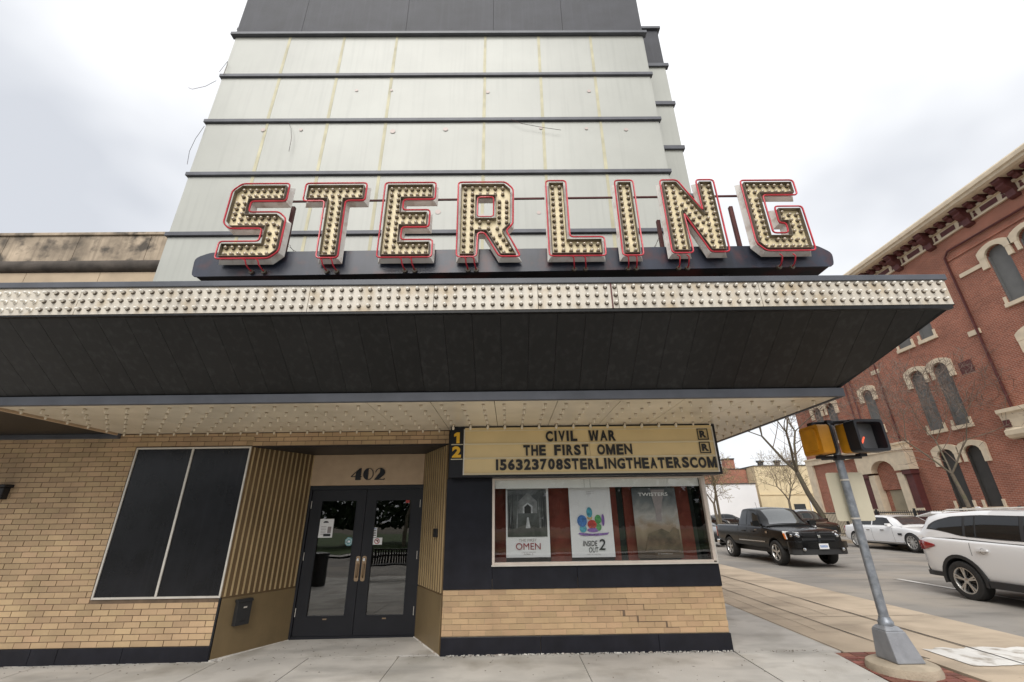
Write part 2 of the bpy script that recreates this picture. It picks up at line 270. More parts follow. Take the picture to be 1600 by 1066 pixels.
# ---------------------------------------------------------------- mesh helpers
class MB:
    def __init__(s): s.v = []; s.f = []; s.mi = []; s.ms = []
    def m(s, k):
        if k not in s.ms: s.ms.append(k)
        return s.ms.index(k)
    def add(s, vs, fs, k):
        o = len(s.v); i = s.m(k); s.v += [tuple(v) for v in vs]
        for f in fs: s.f.append(tuple(o+a for a in f)); s.mi.append(i)
    def box(s, a, b, k):
        (x0,y0,z0),(x1,y1,z1) = a, b
        x0,x1 = min(x0,x1),max(x0,x1); y0,y1 = min(y0,y1),max(y0,y1); z0,z1 = min(z0,z1),max(z0,z1)
        s.add([(x0,y0,z0),(x1,y0,z0),(x1,y1,z0),(x0,y1,z0),(x0,y0,z1),(x1,y0,z1),(x1,y1,z1),(x0,y1,z1)],
              [(0,3,2,1),(4,5,6,7),(0,1,5,4),(1,2,6,5),(2,3,7,6),(3,0,4,7)], k)
    def hexa(s, p, k):   # p: 8 points, bottom 4 then top 4 (ccw seen from above)
        s.add(p, [(0,3,2,1),(4,5,6,7),(0,1,5,4),(1,2,6,5),(2,3,7,6),(3,0,4,7)], k)
    def prism(s, poly, axis, a, b, k, cap=True, holes=()):
        """poly: 2d points, ccw; axis 0/1/2 extrusion axis, from a to b"""
        def P(u, v, t): return {0: (t,u,v), 1: (u,t,v), 2: (u,v,t)}[axis]
        loops = [list(poly)] + [list(h) for h in holes]
        allp = [q for lp in loops for q in lp]; n = len(allp)
        vs = [P(*q, a) for q in allp] + [P(*q, b) for q in allp]; fs = []
        if cap:
            if len(loops) == 1 and n <= 4:
                fs += [tuple(range(n)), tuple(range(2*n-1, n-1, -1))]
            else:
                for t in tessellate_polygon([[Vector((u,v,0)) for u, v in lp] for lp in loops]):
                    fs += [tuple(t), tuple(n+i for i in reversed(t))]
        o = 0
        for lp in loops:
            c = len(lp)
            for i in range(c): j = (i+1) % c; fs.append((o+i, o+j, n+o+j, n+o+i))
            o += c
        s.add(vs, fs, k)
    def tube(s, pts, r, k, n=6, closed=False, cap=True):
        pts = [Vector(p) for p in pts]; rs = r if isinstance(r, (list, tuple)) else [r]*len(pts); c = len(pts); vs = []; prev = None
        for i, p in enumerate(pts):
            a = pts[(i-1) % c] if (closed or i > 0) else p; b = pts[(i+1) % c] if (closed or i < c-1) else p
            d = (b-a)
            d = d.normalized() if d.length > 1e-9 else Vector((0,0,1))
            if prev is None: u = d.orthogonal().normalized()
            else:
                u = prev - d*prev.dot(d); u = u.normalized() if u.length > 1e-6 else d.orthogonal().normalized()
            prev = u; v = d.cross(u)
            for j in range(n): t = 2*pi*j/n; vs.append(p + (u*cos(t)+v*sin(t))*rs[i])
        fs = []
        for i in range(c if closed else c-1):
            for j in range(n): i2 = (i+1) % c; fs.append((i*n+j, i*n+(j+1)%n, i2*n+(j+1)%n, i2*n+j))
        if cap and not closed: fs += [tuple(reversed(range(n))), tuple((c-1)*n+j for j in range(n))]
        s.add(vs, fs, k)
    def lathe(s, prof, k, n=16, o=(0,0,0), axis=2, cap=None):
        """prof: (r, t) along the axis"""
        vs = []; o = Vector(o)
        for r, t in prof:
            for j in range(n):
                a = 2*pi*j/n; c, d = r*cos(a), r*sin(a)
                vs.append(o + Vector({2: (c,d,t), 1: (d,t,c), 0: (t,c,d)}[axis]))
        fs = []; m_ = len(prof)
        for i in range(m_-1):
            for j in range(n): fs.append((i*n+j, i*n+(j+1)%n, (i+1)*n+(j+1)%n, (i+1)*n+j))
        if cap is None: cap = not (prof[0][0] > 1e-6 and prof[-1][0] > 1e-6) and max(t for _, t in prof)-min(t for _, t in prof) > 1e-5
        if cap and prof[0][0] > 1e-6: fs.append(tuple(reversed(range(n))))
        if cap and prof[-1][0] > 1e-6: fs.append(tuple((m_-1)*n+j for j in range(n)))
        s.add(vs, fs, k)
    def grid(s, rows, k, closed=False):
        n = len(rows[0]); vs = [p for r in rows for p in r]; fs = []
        for i in range(len(rows)-1):
            for j in range(n if closed else n-1): fs.append((i*n+j, i*n+(j+1)%n, (i+1)*n+(j+1)%n, (i+1)*n+j))
        s.add(vs, fs, k)
    def mesh(s, name, smooth=None):
        me = bpy.data.meshes.new(name); me.from_pydata(s.v, [], s.f)
        for k in s.ms: me.materials.append(X[k])
        me.polygons.foreach_set('material_index', s.mi)
        bm = bmesh.new(); bm.from_mesh(me); bmesh.ops.recalc_face_normals(bm, faces=bm.faces); bm.to_mesh(me); bm.free()
        if smooth is not None:
            me.polygons.foreach_set('use_smooth', [True]*len(me.polygons)); me.set_sharp_from_angle(angle=radians(smooth))
        me.update(); return me
    def build(s, name, parent=None, smooth=None, bevel=None, seg=2):
        o = bpy.data.objects.new(name, s.mesh(name, smooth)); col.objects.link(o)
        if parent: o.parent = parent
        if bevel:
            b = o.modifiers.new('bevel', 'BEVEL'); b.width = bevel; b.segments = seg; b.limit_method = 'ANGLE'; b.angle_limit = radians(40); b.harden_normals = False
        return o

def tag(o, label=None, cat=None, group=None, kind=None):
    for k, v in (('label', label), ('category', cat), ('group', group), ('kind', kind)):
        if v: o[k] = v
    return o
def empty(name, loc, label, cat, group=None, rz=0):
    o = bpy.data.objects.new(name, None); col.objects.link(o); o.location = loc; o.rotation_euler = (0,0,rz); o.empty_display_size = .2
    return tag(o, label, cat, group)
def place(o, root):
    """parent a mesh built in world coordinates under an empty that is not at the origin"""
    o.parent = root; o.matrix_parent_inverse = Matrix.Translation(-Vector(root.location)); return o
def inst(name, me, loc, parent=None, rot=None, scale=None):
    o = bpy.data.objects.new(name, me); col.objects.link(o); o.location = loc
    if rot: o.rotation_euler = rot
    if scale: o.scale = scale
    if parent: o.parent = parent
    return o
def offset(poly, d):
    """offset a ccw polygon outward by d (mitre)"""
    n = len(poly); r = []
    for i in range(n):
        a, b, c = Vector(poly[i-1]), Vector(poly[i]), Vector(poly[(i+1) % n])
        e1 = (b-a).normalized(); e2 = (c-b).normalized(); n1 = Vector((e1.y,-e1.x)); n2 = Vector((e2.y,-e2.x))
        k = 1+n1.dot(n2); q = b + (n1+n2)*(d/max(k,.35)); r.append((q.x,q.y))
    return r
def ccw(p):
    a = sum(p[i-1][0]*p[i][1]-p[i][0]*p[i-1][1] for i in range(len(p))); return p if a > 0 else p[::-1]
def rounded(poly, r, n=4):
    out_ = []; c = len(poly)
    for i in range(c):
        a, b, d = Vector(poly[i-1]), Vector(poly[i]), Vector(poly[(i+1) % c])
        u = (a-b); v = (d-b); q = min(r, u.length*.48, v.length*.48); u.normalize(); v.normalize()
        for j in range(n+1):
            t = j/n; p = (b+u*q)*(1-t)**2 + b*2*t*(1-t) + (b+v*q)*t*t; out_.append((p.x,p.y))
    return out_
def gz(x, y):
    return .0095*(min(max(y,-20),60)-7) + (.0065*max(x,-14) if x < 0 else 0)
_txt = {}
def glyph(body, off=.0, ext=.0):
    """2d triangles of a letter: verts normalised to 0..1 in both directions, faces"""
    key = (body, off)
    if key in _txt: return _txt[key]
    c = bpy.data.curves.new('text', 'FONT'); c.body = body; c.size = 1; c.offset = off; c.resolution_u = 4
    o = bpy.data.objects.new('text', c); col.objects.link(o); dg = bpy.context.evaluated_depsgraph_get()
    me = bpy.data.meshes.new_from_object(o.evaluated_get(dg)); vs = [tuple(v.co) for v in me.vertices]; fs = [tuple(p.vertices) for p in me.polygons]
    bpy.data.objects.remove(o); bpy.data.curves.remove(c); bpy.data.meshes.remove(me)
    x0, x1 = min(v[0] for v in vs), max(v[0] for v in vs); z0, z1 = min(v[1] for v in vs), max(v[1] for v in vs)
    _txt[key] = ([((v[0]-x0)/(x1-x0), (v[1]-z0)/(z1-z0)) for v in vs], fs, (x1-x0)/(z1-z0)); return _txt[key]
def write(mb, body, x0, x1, z0, z1, y, k, off=0., th=.004, slant=0.):
    """flat lettering facing -Y, thickness th, in the box x0..x1, z0..z1"""
    if body in ('M','W') and th > .002:
        b = .24; S = lambda u, v: (x0+(x1-x0)*u+slant*v*(z1-z0), z0+(z1-z0)*v)
        if body == 'M': polys = [[(0,0),(b,0),(b,1),(0,1)],[(1-b,0),(1,0),(1,1),(1-b,1)],[(b,1),(b,.55),(.40,.0),(.60,.0),(.5,.42)],[(1-b,1),(.5,.42),(.60,.0),(1-b,.55)]]
        else: polys = [[(0,1),(.20,1),(.34,.34),(.30,0),(.17,0)],[(.34,.34),(.42,.98),(.5,.98),(.5,.62),(.38,0),(.30,0)],[(.5,.98),(.58,.98),(.66,.34),(.70,0),(.62,0),(.5,.62)],[(.66,.34),(.80,1),(1,1),(.83,0),(.70,0)]]
        for pl in polys: mb.prism(ccw([S(*p) for p in pl]), 1, y-th, y, k)
        return
    vs, fs, _ = glyph(body, off); n = len(vs)
    P = [(x0+(x1-x0)*u+slant*v*(z1-z0), y-th, z0+(z1-z0)*v) for u, v in vs]
    mb.add(P + [(a, y, c) for a, b, c in P], fs, k)
    edges = {}
    for f in fs:
        for i in range(len(f)):
            a, b = f[i-1], f[i]; e_ = (min(a,b), max(a,b)); edges[e_] = edges.get(e_, 0)+1
    if th > .002: mb.add(P + [(a, y, c) for a, b, c in P], [(a, b, n+b, n+a) for (a, b), q in edges.items() if q == 1], k)

_b0 = MB.build
def _build(s, name, parent=None, smooth=None, bevel=None, seg=2):
    o = _b0(s, name, None, smooth, bevel, seg)
    if parent:
        o.parent = parent
        if parent.type == 'EMPTY': o.matrix_parent_inverse = Matrix.Translation(-Vector(parent.location))
    return o
MB.build = _build
def pin(name, me, loc, parent, rot=None, scale=None):
    o = inst(name, me, loc, parent, rot, scale)
    if parent.type == 'EMPTY': o.matrix_parent_inverse = Matrix.Translation(-Vector(parent.location))
    return o
def b1(name, a, b, k, parent, bevel=None):
    q = MB(); q.box(a, b, k); return q.build(name, parent, bevel=bevel)

# ================================================================ SETTING
def sheet(name, xs, ys, k, dz, fn=gz):
    q = MB(); q.grid([[(x, y, fn(x,y)+dz) for x in xs] for y in ys], k); return q
def span(a, b, n): return [a+(b-a)*i/n for i in range(n+1)]
q = sheet('ground', [-400,-100,-40,-14,-7,0,4,12,22,40,100,400], [-400,-120,-60,-20,-10,0,7,20,40,60,100,200,600], 'earth', -.35)
tag(q.build('ground', smooth=60), kind='structure')
# side street (runs away from the camera on the right) and the main street behind the camera
q = sheet('side_street', [5.16,6.15,7.4,9,11,13,15,17,18.9], span(-1.2, 90, 45), 'asphalt', -.012)
side = tag(q.build('side_street', smooth=60), kind='structure')
q = sheet('gutter', [4.38,5.12,5.145], span(6.86, 90, 40), 'concrete2', -.003); q.build('gutter_strip', side)
q = sheet('gutter', [5.145,6.145], span(-1.2, 90, 45), 'concrete2', -.005); q.build('gutter_strip', side)
q = sheet('gutter', [6.165,7.45], span(-1.2, 90, 45), 'concrete2', -.006); q.build('gutter_strip', side)
def crack(xc, y0, y1, wd, amp, n=60, wob=1.):
    q = MB(); L = []; R_ = []
    for i in range(n+1):
        y = y0+(y1-y0)*i/n; dx = amp*(sin(i*1.7*wob)+.6*sin(i*.71+1)); ww = wd*(.6+.6*random.random())
        L.append((xc+dx-ww/2, y, gz(xc,y)+.0065)); R_.append((xc+dx+ww/2, y, gz(xc,y)+.0065))
    q.grid([L, R_], 'crack'); return q
crack(6.155, -1, 60, .03, .012, 120).build('joint', side); crack(5.135, 6.9, 60, .028, .006, 120).build('joint', side); crack(5.2, 5.0, 6.9, .04, .02, 20).build('joint', side)
crack(5.62, 9, 40, .010, .03, 50).build('joint', side); crack(4.75, 8, 30, .008, .02, 40).build('joint', side); crack(4.385, 6.86, 40, .012, .002, 60).build('joint', side)
for (ya, xa, xb) in ((8.9,5.17,7.3),(13.2,5.17,7.4),(17.6,5.17,7.4),(22.0,5.17,7.4)):   # cross joints
    q = MB(); q.add([(xa,ya,gz(xa,ya)+.001),(xb,ya+.02,gz(xb,ya)+.001),(xb,ya+.035,gz(xb,ya)+.001),(xa,ya+.012,gz(xa,ya)+.001)], [(0,1,2,3)], 'crack'); q.build('joint', side)
def paint(name, x0, y0, x1, y1, n=14, rag=.02, dz=0.0):
    q = MB(); A = []; B_ = []
    for i in range(n+1):
        t = i/n; x = x0+(x1-x0)*t
        A.append((x, y0+random.uniform(-rag,rag), gz(x,y0)+dz)); B_.append((x, y1+random.uniform(-rag,rag), gz(x,y1)+dz))
    q.grid([A, B_], 'paintw'); return q.build(name, side)
for x0, y0, x1, y1 in ((10.28,10.0,10.42,13.2),(10.28,18.5,10.42,21.5),(14.1,6,14.24,9.0),(14.1,13,14.24,16.1),(14.1,20.3,14.24,23.4),(14.1,27,14.24,30)): paint('lane_line', x0, y0, x1, y1, 4, .03)
for i in range(6): paint('parking_line', 15.9, 14.6+i*.62, 17.0, 14.75+i*.62, 6, .02)
paint('crosswalk_bar', 5.5, 6.25, 7.7, 6.95, 20, .05, .003); paint('crosswalk_bar', 8.0, 6.2, 13.6, 6.95, 20, .05, .003); paint('crosswalk_bar', 5.4, 3.0, 13.6, 3.6, 20, .04, .003)
q = sheet('main_street', span(-60, 60, 20), [-13.2,-11,-7,-3,-.95], 'asphalt', -.12)
main = tag(q.build('main_street', smooth=60), kind='structure')
for xx in range(-40, 40, 9):
    q = MB(); q.box((xx,-7.05,gz(0,-7)-.118),(xx+3,-6.93,gz(0,-7)-.114), 'paintw'); q.build('lane_line', main)
q = sheet('lawn', span(-60,60,10), [-60,-30,-20,-15.2], 'grass', .02); tag(q.build('lawn', smooth=60), kind='structure')
q = sheet('far_pavement', span(-60,60,10), [-15.2,-13.2], 'concrete', 0.0); q.build('far_pavement'); tag(bpy.data.objects['far_pavement'], kind='structure')
# sidewalk: one bed and separate slabs with recessed joints
q = sheet('sidewalk', [-14,-7,0,4.36], [-.9,3,7.05], 'crack', -.02)
q.grid([[(x,y,gz(x,y)-.02) for x in (2.99,4.36)] for y in (7.05,20,40,60)], 'crack')
q.grid([[(x,y,gz(x,y)-.02) for x in (-4.1,-.9)] for y in (7.05,8.1)], 'crack')
walk = tag(q.build('sidewalk'), kind='structure')
def slab(x0, x1, y0, y1, k='concrete', poly=None):
    q = MB(); g = .005
    P = poly or [(x0+g,y0+g),(x1-g,y0+g),(x1-g,y1-g),(x0+g,y1-g)]
    z = random.uniform(-.0015,.0015); n = len(P)
    top = [(x,y,gz(x,y)+z) for x,y in P]; bot = [(x,y,gz(x,y)-.06) for x,y in P]
    q.add(top+bot, [tuple(range(n))]+[(i,n+i,n+(i+1)%n,(i+1)%n) for i in range(n)], k)
    return q.build('slab', walk)
xs = [-13.4,-12.2,-11,-9.8,-8.6,-7.4,-6.24,-5.06,-3.9,-2.73,-1.51,-.3,.9,2.98]
ys = [-.9,.6,2.1,3.6,5.1,7.08]
for i in range(len(xs)-1):
    if xs[i] == -1.51: continue
    x1 = .9 if xs[i] == -1.51 else xs[i+1]
    for j in range(5):
        if j == 4 and not (-4.05 < xs[i] < -1.6): slab(xs[i], x1, 5.1, 7.02)
        else: slab(xs[i], x1, ys[j], ys[j+1])
for j in range(5): slab(-1.51, .9, ys[j], 7.02 if j == 4 else ys[j+1])
slab(0,0,0,0, poly=[(-4.0,7.085),(-.98,7.085),(-1.5,8.1),(-3.5,8.1)])
slab(0,0,0,0, poly=[(2.99,-.9),(4.9,-.9),(4.45,5.1),(2.99,5.1)]); slab(0,0,0,0, poly=[(2.99,5.11),(4.02,5.11),(4.255,6.87),(2.99,6.87)])
for y0, y1 in ((6.88,10.05),(10.05,13.2),(13.2,16.4),(16.4,19.6),(19.6,26),(26,34)): slab(2.995, 4.375, y0, y1)
# brick paving round the signal pole: single pavers
q = MB(); q.add([(x,y,gz(x,y)-.018) for x,y in ((4.0,4.4),(5.12,4.4),(5.12,6.86),(4.25,6.86))], [(0,1,2,3)], 'dirt'); pav = tag(q.build('brick_paving'), kind='structure')
q = MB(); q.box((0,0,-.05),(1,1,0), 'paver'); pm = q.mesh('paver')
row = 0; y = 4.42
while y < 6.83:
    xl = 4.02+(y-4.4)*.096
    x = xl - random.random()*.1
    while x < 5.09:
        a, b = max(x, xl), min(x+.195, 5.09)
        if b-a > .03: o = pin('paver', pm, (a, y, gz(a,y)+random.uniform(-.004,.002)), pav, scale=(b-a-.004, .076, 1)); o.rotation_euler = (0,0,random.uniform(-.015,.015))
        x += .203
    y += .0905; row += 1
q = MB()
q.grid([[(5.125,y,gz(5,y)-.02),(5.125,y,gz(5,y)+.012),(5.29,y,gz(5,y)+.004),(5.31,y,gz(5,y)-.02)] for y in span(4.2,6.5,8)], 'concrete2'); tag(q.build('kerb'), kind='structure')
q = MB(); q.grid([[(x,-.93,gz(x,-1)+.002),(x,-1.05,gz(x,-1)-.005),(x,-1.08,gz(x,-1)-.16)] for x in span(-30,4.5,10)], 'concrete2'); tag(q.build('kerb'), kind='structure')
# far pavement in front of the brick hall
q = MB(); q.grid([[(18.85,y,gz(18.9,y)-.02),(18.9,y,gz(18.9,y)+.13),(19.05,y,gz(18.9,y)+.14)] for y in span(0,36,12)], 'concrete2'); tag(q.build('kerb'), kind='structure')
q = sheet('pavement', [19.05,20,21.7], span(0,36,12), 'concrete', .14); tag(q.build('pavement'), kind='structure')
q = sheet('car_park', [4.3,15,18.9,30,70], [36,45,60,90], 'concrete2', .005); tag(q.build('car_park'), kind='structure')

# ================================================================ THEATRE
th = empty('theatre_building', (-1.5,7,0), 'tan brick corner theatre with white panelled tower above its black canopy', 'theatre')
W = 7.008
q = MB()
q.box((-12,W,-.3),(-5.84,7.4,5.0),'mortar'); q.box((-5.84,W,-.3),(-4.05,7.4,.715),'mortar'); q.box((-5.84,W+.02,.715),(-4.05,7.4,2.79),'mortar'); q.box((-5.84,W,2.79),(-4.05,7.4,5),'mortar')
q.box((-4.05,W,2.80),(-.955,7.4,5),'mortar'); q.build('wall', th)
q = MB(); q.box((-.955,W,-.3),(2.985,7.4,.9),'mortar2'); q.box((-.955,W,.9),(-.26,7.4,2.25),'interior'); q.box((-.955,W,2.262),(2.985,7.4,5),'interior'); q.build('wall', th)
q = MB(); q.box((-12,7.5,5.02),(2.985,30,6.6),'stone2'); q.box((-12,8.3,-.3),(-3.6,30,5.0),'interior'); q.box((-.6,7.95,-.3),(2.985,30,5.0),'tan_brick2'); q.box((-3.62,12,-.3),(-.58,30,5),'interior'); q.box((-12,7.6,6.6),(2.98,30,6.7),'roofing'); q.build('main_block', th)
# ---- single bricks
q = MB(); q.box((0,0,0),(1,1,1),'tan_brick'); bmA = q.mesh('brick'); q = MB(); q.box((0,0,0),(1,1,1),'tan_brick2'); bmB = q.mesh('brick')
bricks = []
def clip(x0, x1, z0, z1, holes):
    segs = [(x0, x1)]
    for hx0, hx1, hz0, hz1 in holes:
        if z1 > hz0+.02 and z0 < hz1-.02:
            ns = []
            for a, b in segs:
                if b <= hx0 or a >= hx1: ns.append((a,b))
                else:
                    if a < hx0: ns.append((a,hx0))
                    if b > hx1: ns.append((hx1,b))
            segs = ns
    return [s_ for s_ in segs if s_[1]-s_[0] > .02]
def course_fill(x0, x1, z0, z1, L, Hh, g, shift, holes, me):
    r = 0; z = z0
    while z < z1-.015:
        zt = min(z+Hh, z1); x = x0 - L*((r*shift+.3) % 1)
        while x < x1:
            for a, b in clip(max(x+g/2,x0), min(x+L-g/2,x1), z, zt, holes):
                bricks.append((a, b, z+g*.55, zt-g*.45, me))
            x += L
        z += Hh; r += 1
course_fill(-11.95, -4.045, .15, 3.0, .222, .0738, .0085, -.43, [(-5.86,-4.03,.69,2.80)], bmA)
course_fill(-4.045, -.955, 2.80, 3.0, .222, .0667, .009, -.43, [], bmA)
course_fill(-.95, 2.985, .212, .768, .222, .0695, .007, -.47, [], bmB)
def psize(b):
    d = Vector(((b[0]+b[1])/2, 7, (b[2]+b[3])/2-CAMZ)); k = d.dot(fwd); u = d.dot(r2)/k; v = d.dot(u2)/k
    return -1 if abs(u) > 1.2 or v < -.8 else (b[1]-b[0])*(b[3]-b[2])/k**2
bricks.sort(key=psize, reverse=True)
mb = MB()
for i, (a, b, z0, z1, me) in enumerate(bricks):
    dy = random.uniform(-.003,.003)
    if i < 300: pin('brick', me, (a, 7+dy, z0), th, scale=(b-a, .05, z1-z0))
    else: mb.box((a,7+dy,z0),(b,7.05,z1), 'tan_brick' if me is bmA else 'tan_brick2')
o = mb.build('brickwork', th); o['kind'] = 'stuff'
# stepped crack in the right-hand brickwork: opened joints
q = MB(); zz = .212+.0695*6
pts = [(1.05,zz),(1.62,zz),(1.62,zz-.0695),(1.85,zz-.0695),(1.85,zz-.139),(2.03,zz-.139)]
for (xa,za),(xb,zb) in zip(pts, pts[1:]): q.box((min(xa,xb)-.002,6.9955,min(za,zb)-.0022),(max(xa,xb)+.002,7.01,max(za,zb)+.0022),'mortar')
q2 = [(1.47,zz-.139),(1.55,zz-.139),(1.58,zz-.208),(1.74,zz-.208),(1.76,zz-.278),(2.13,zz-.278),(2.15,zz-.347),(2.3,zz-.347)]
for (xa,za),(xb,zb) in zip(q2, q2[1:]): q.box((min(xa,xb)-.002,6.9955,min(za,zb)-.0022),(max(xa,xb)+.002,7.01,max(za,zb)+.0022),'mortar')
q.build('crack', th)
# ---- black base tiles and black facing
for x0, x1 in ((-12,-7.4),(-7.4,-6.42),(-6.42,-6.06),(-6.06,-5.2),(-5.2,-4.04)): b1('base_tile', (x0+.002,6.982,-.15),(x1-.002,7.02,.148), 'blacktile', th, .004)
for x0, x1 in ((-.955,.4),(.4,2.0),(2.0,2.992)): b1('base_tile', (x0+.002,6.975,-.1),(x1-.002,7.02,.208), 'blacktile', th, .004)
for a, b in (((-.955,.77),(-.262,2.26)),((-.258,.77),(.95,1.068)),((.954,.77),(2.99,1.068))): b1('facing_tile', (a[0],6.985,a[1]),(b[0],7.02,b[1]), 'blacktile', th, .004)
# white residue at the foot of the wall
q = MB()
for i in range(260):
    x = random.uniform(-.9,2.95); ww = random.uniform(.006,.03); g0 = gz(x,7); q.box((x,6.9725,g0-.02),(x+ww,6.976,g0+random.uniform(.002,.016)**1.0), 'letterback')
for i in range(60):
    x = random.uniform(-8,-4.1); g0 = gz(x,7); q.box((x,6.979,g0-.02),(x+random.uniform(.05,.2),6.985,g0+random.uniform(.002,.006)), 'letterback')
o = q.build('lime_residue', th); o['kind'] = 'stuff'
q = MB()
for i in range(420):
    x = random.uniform(-8,4.2); y = 6.97-abs(random.gauss(0,.05 if random.random() < .7 else .7)); a = random.random()*6.28; l_ = random.uniform(.004,.014); g0 = gz(x,y)+.003
    if -4.05 < x < -.95: y += random.uniform(0,.9)*(1 if -3.4 < x < -1.6 else .2); g0 = gz(x,y)+.003
    u = Vector((cos(a),sin(a),0))*l_; v = Vector((-sin(a),cos(a),0))*l_*.5; c = Vector((x,y,g0)); q.add([c-u-v,c+u-v,c+u*.8+v,c-u*.7+v,c+Vector((0,0,.004))],[(0,1,4),(1,2,4),(2,3,4),(3,0,4)],'dirt')
tag(q.build('litter_specks'), 'small dark grit and leaf scraps lying along the foot of the theatre wall', 'grit', kind='stuff')
# ---- boarded display panels
q = MB(); fx = [(-5.835,-5.81),(-4.965,-4.935),(-4.072,-4.047)]
for a, b in fx: q.box((a,6.985,.716),(b,7.03,2.79),'alu')
for z0, z1 in ((.716,.742),(2.765,2.79)):
    q.box((-5.81,6.987,z0),(-4.965,7.03,z1),'alu'); q.box((-4.935,6.987,z0),(-4.072,7.03,z1),'alu')
q.build('panel_frame', th)
for a, b in ((-5.81,-4.965),(-4.935,-4.072)): b1('display_panel', (a,7.0,.742),(b,7.026,2.765),'blackpanel', th)
# ---- entrance recess
b1('recess_ceiling', (-4.05,7.05,2.785),(-.955,8.3,2.80),'blackpaint', th)
def reveal(xa, xb, nrib, flip):
    ya, yb = 7.003, 8.04; dx, dy = xb-xa, yb-ya; L_ = sqrt(dx*dx+dy*dy); ux, uy = dx/L_, dy/L_; nx, ny = (uy,-ux) if not flip else (-uy,ux)
    def P(t, d, z): return (xa+dx*t+nx*d, ya+dy*t+ny*d, z)
    def slabx(t0, t1, d0, d1, z0, z1, k):
        q = MB(); p = [P(t0,d0,z0),P(t1,d0,z0),P(t1,d1,z0),P(t0,d1,z0)]; p += [P(t0,d0,z1),P(t1,d0,z1),P(t1,d1,z1),P(t0,d1,z1)]; q.hexa(p, k); return q
    slabx(.0,1,-.05,0,-.1,2.785,'gold').build('reveal_panel', th)
    slabx(.012,.99,.002,.014,-.05,.70,'goldpanel').build('kick_panel', th, bevel=.003)
    slabx(0,1,.016,.03,-.08,gz((xa+xb)/2,7.5)+.012,'letterback').build('sealant_strip', th)
    for i in range(nrib):
        t = (i+.5)/nrib; slabx(t-.009,t+.009,.002,.018,.725,2.78,'goldrib').build('rib', th)
    return P
PL = reveal(-4.045, -3.47, 14, False); PR = reveal(-.957, -1.50, 11, True)
q = MB(); q.box((-4.06,6.99,-.1),(-4.035,7.02,.716),'blackpaint'); q.build('corner_trim', th)
b1('lintel', (-3.49,8.0,2.262),(-1.505,8.25,2.783),'lintel', th, .006)
# house number in fat-and-thin poster numerals
q = MB(); yb = 7.985
def poly2(q, pts, k, y0=7.984, y1=8.0): q.prism(ccw(pts), 1, y0, y1, k)
zb, zt = 2.345, 2.545
fx0 = -2.785
poly2(q, [(fx0+.0,zb+.055),(fx0+.155,zt),(fx0+.155,zb+.075),(fx0+.06,zb+.075)], 'blackpaint') if False else None
poly2(q, [(fx0+.085,zb),(fx0+.175,zb),(fx0+.175,zt),(fx0+.15,zt),(fx0+.085,zb+.115)], 'blackpaint'); poly2(q, [(fx0,zb+.052),(fx0+.083,zb+.052),(fx0+.083,zb+.062),(fx0+.018,zb+.062)], 'blackpaint'); poly2(q, [(fx0,zb+.062),(fx0+.015,zb+.062),(fx0+.15,zt-.012),(fx0+.143,zt-.005)], 'blackpaint'); poly2(q, [(fx0+.177,zb+.052),(fx0+.195,zb+.052),(fx0+.195,zb+.062),(fx0+.177,zb+.062)], 'blackpaint')
q.build('house_number', th)
q = MB(); cx0, cz0 = -2.48, (zb+zt)/2
def arc(a0, a1, rx, rz, cx, cz, n=14): return [(cx+rx*cos(a0+(a1-a0)*i/n), cz+rz*sin(a0+(a1-a0)*i/n)) for i in range(n+1)]
poly2(q, arc(pi/2,3*pi/2,.085,.1,cx0-.004,cz0), 'blackpaint'); poly2(q, arc(-pi/2,pi/2,.085,.1,cx0+.004,cz0)+arc(pi/2,-pi/2,.075,.091,cx0+.004,cz0), 'blackpaint'); q.build('house_number', th)
q = MB(); bx0 = -2.365
poly2(q, arc(pi,pi/2,.085,.075,bx0+.09,zt-.075)+arc(pi/2,pi,.075,.066,bx0+.09,zt-.075), 'blackpaint'); poly2(q, arc(pi/2,-pi*.3,.085,.075,bx0+.09,zt-.075)+[(bx0+.07,zb+.01),(bx0,zb+.01),(bx0+.085,zt-.075)], 'blackpaint'); poly2(q, [(bx0,zb),(bx0+.17,zb),(bx0+.175,zb+.03),(bx0+.16,zb+.012),(bx0,zb+.012)], 'blackpaint')
q.build('house_number', th)
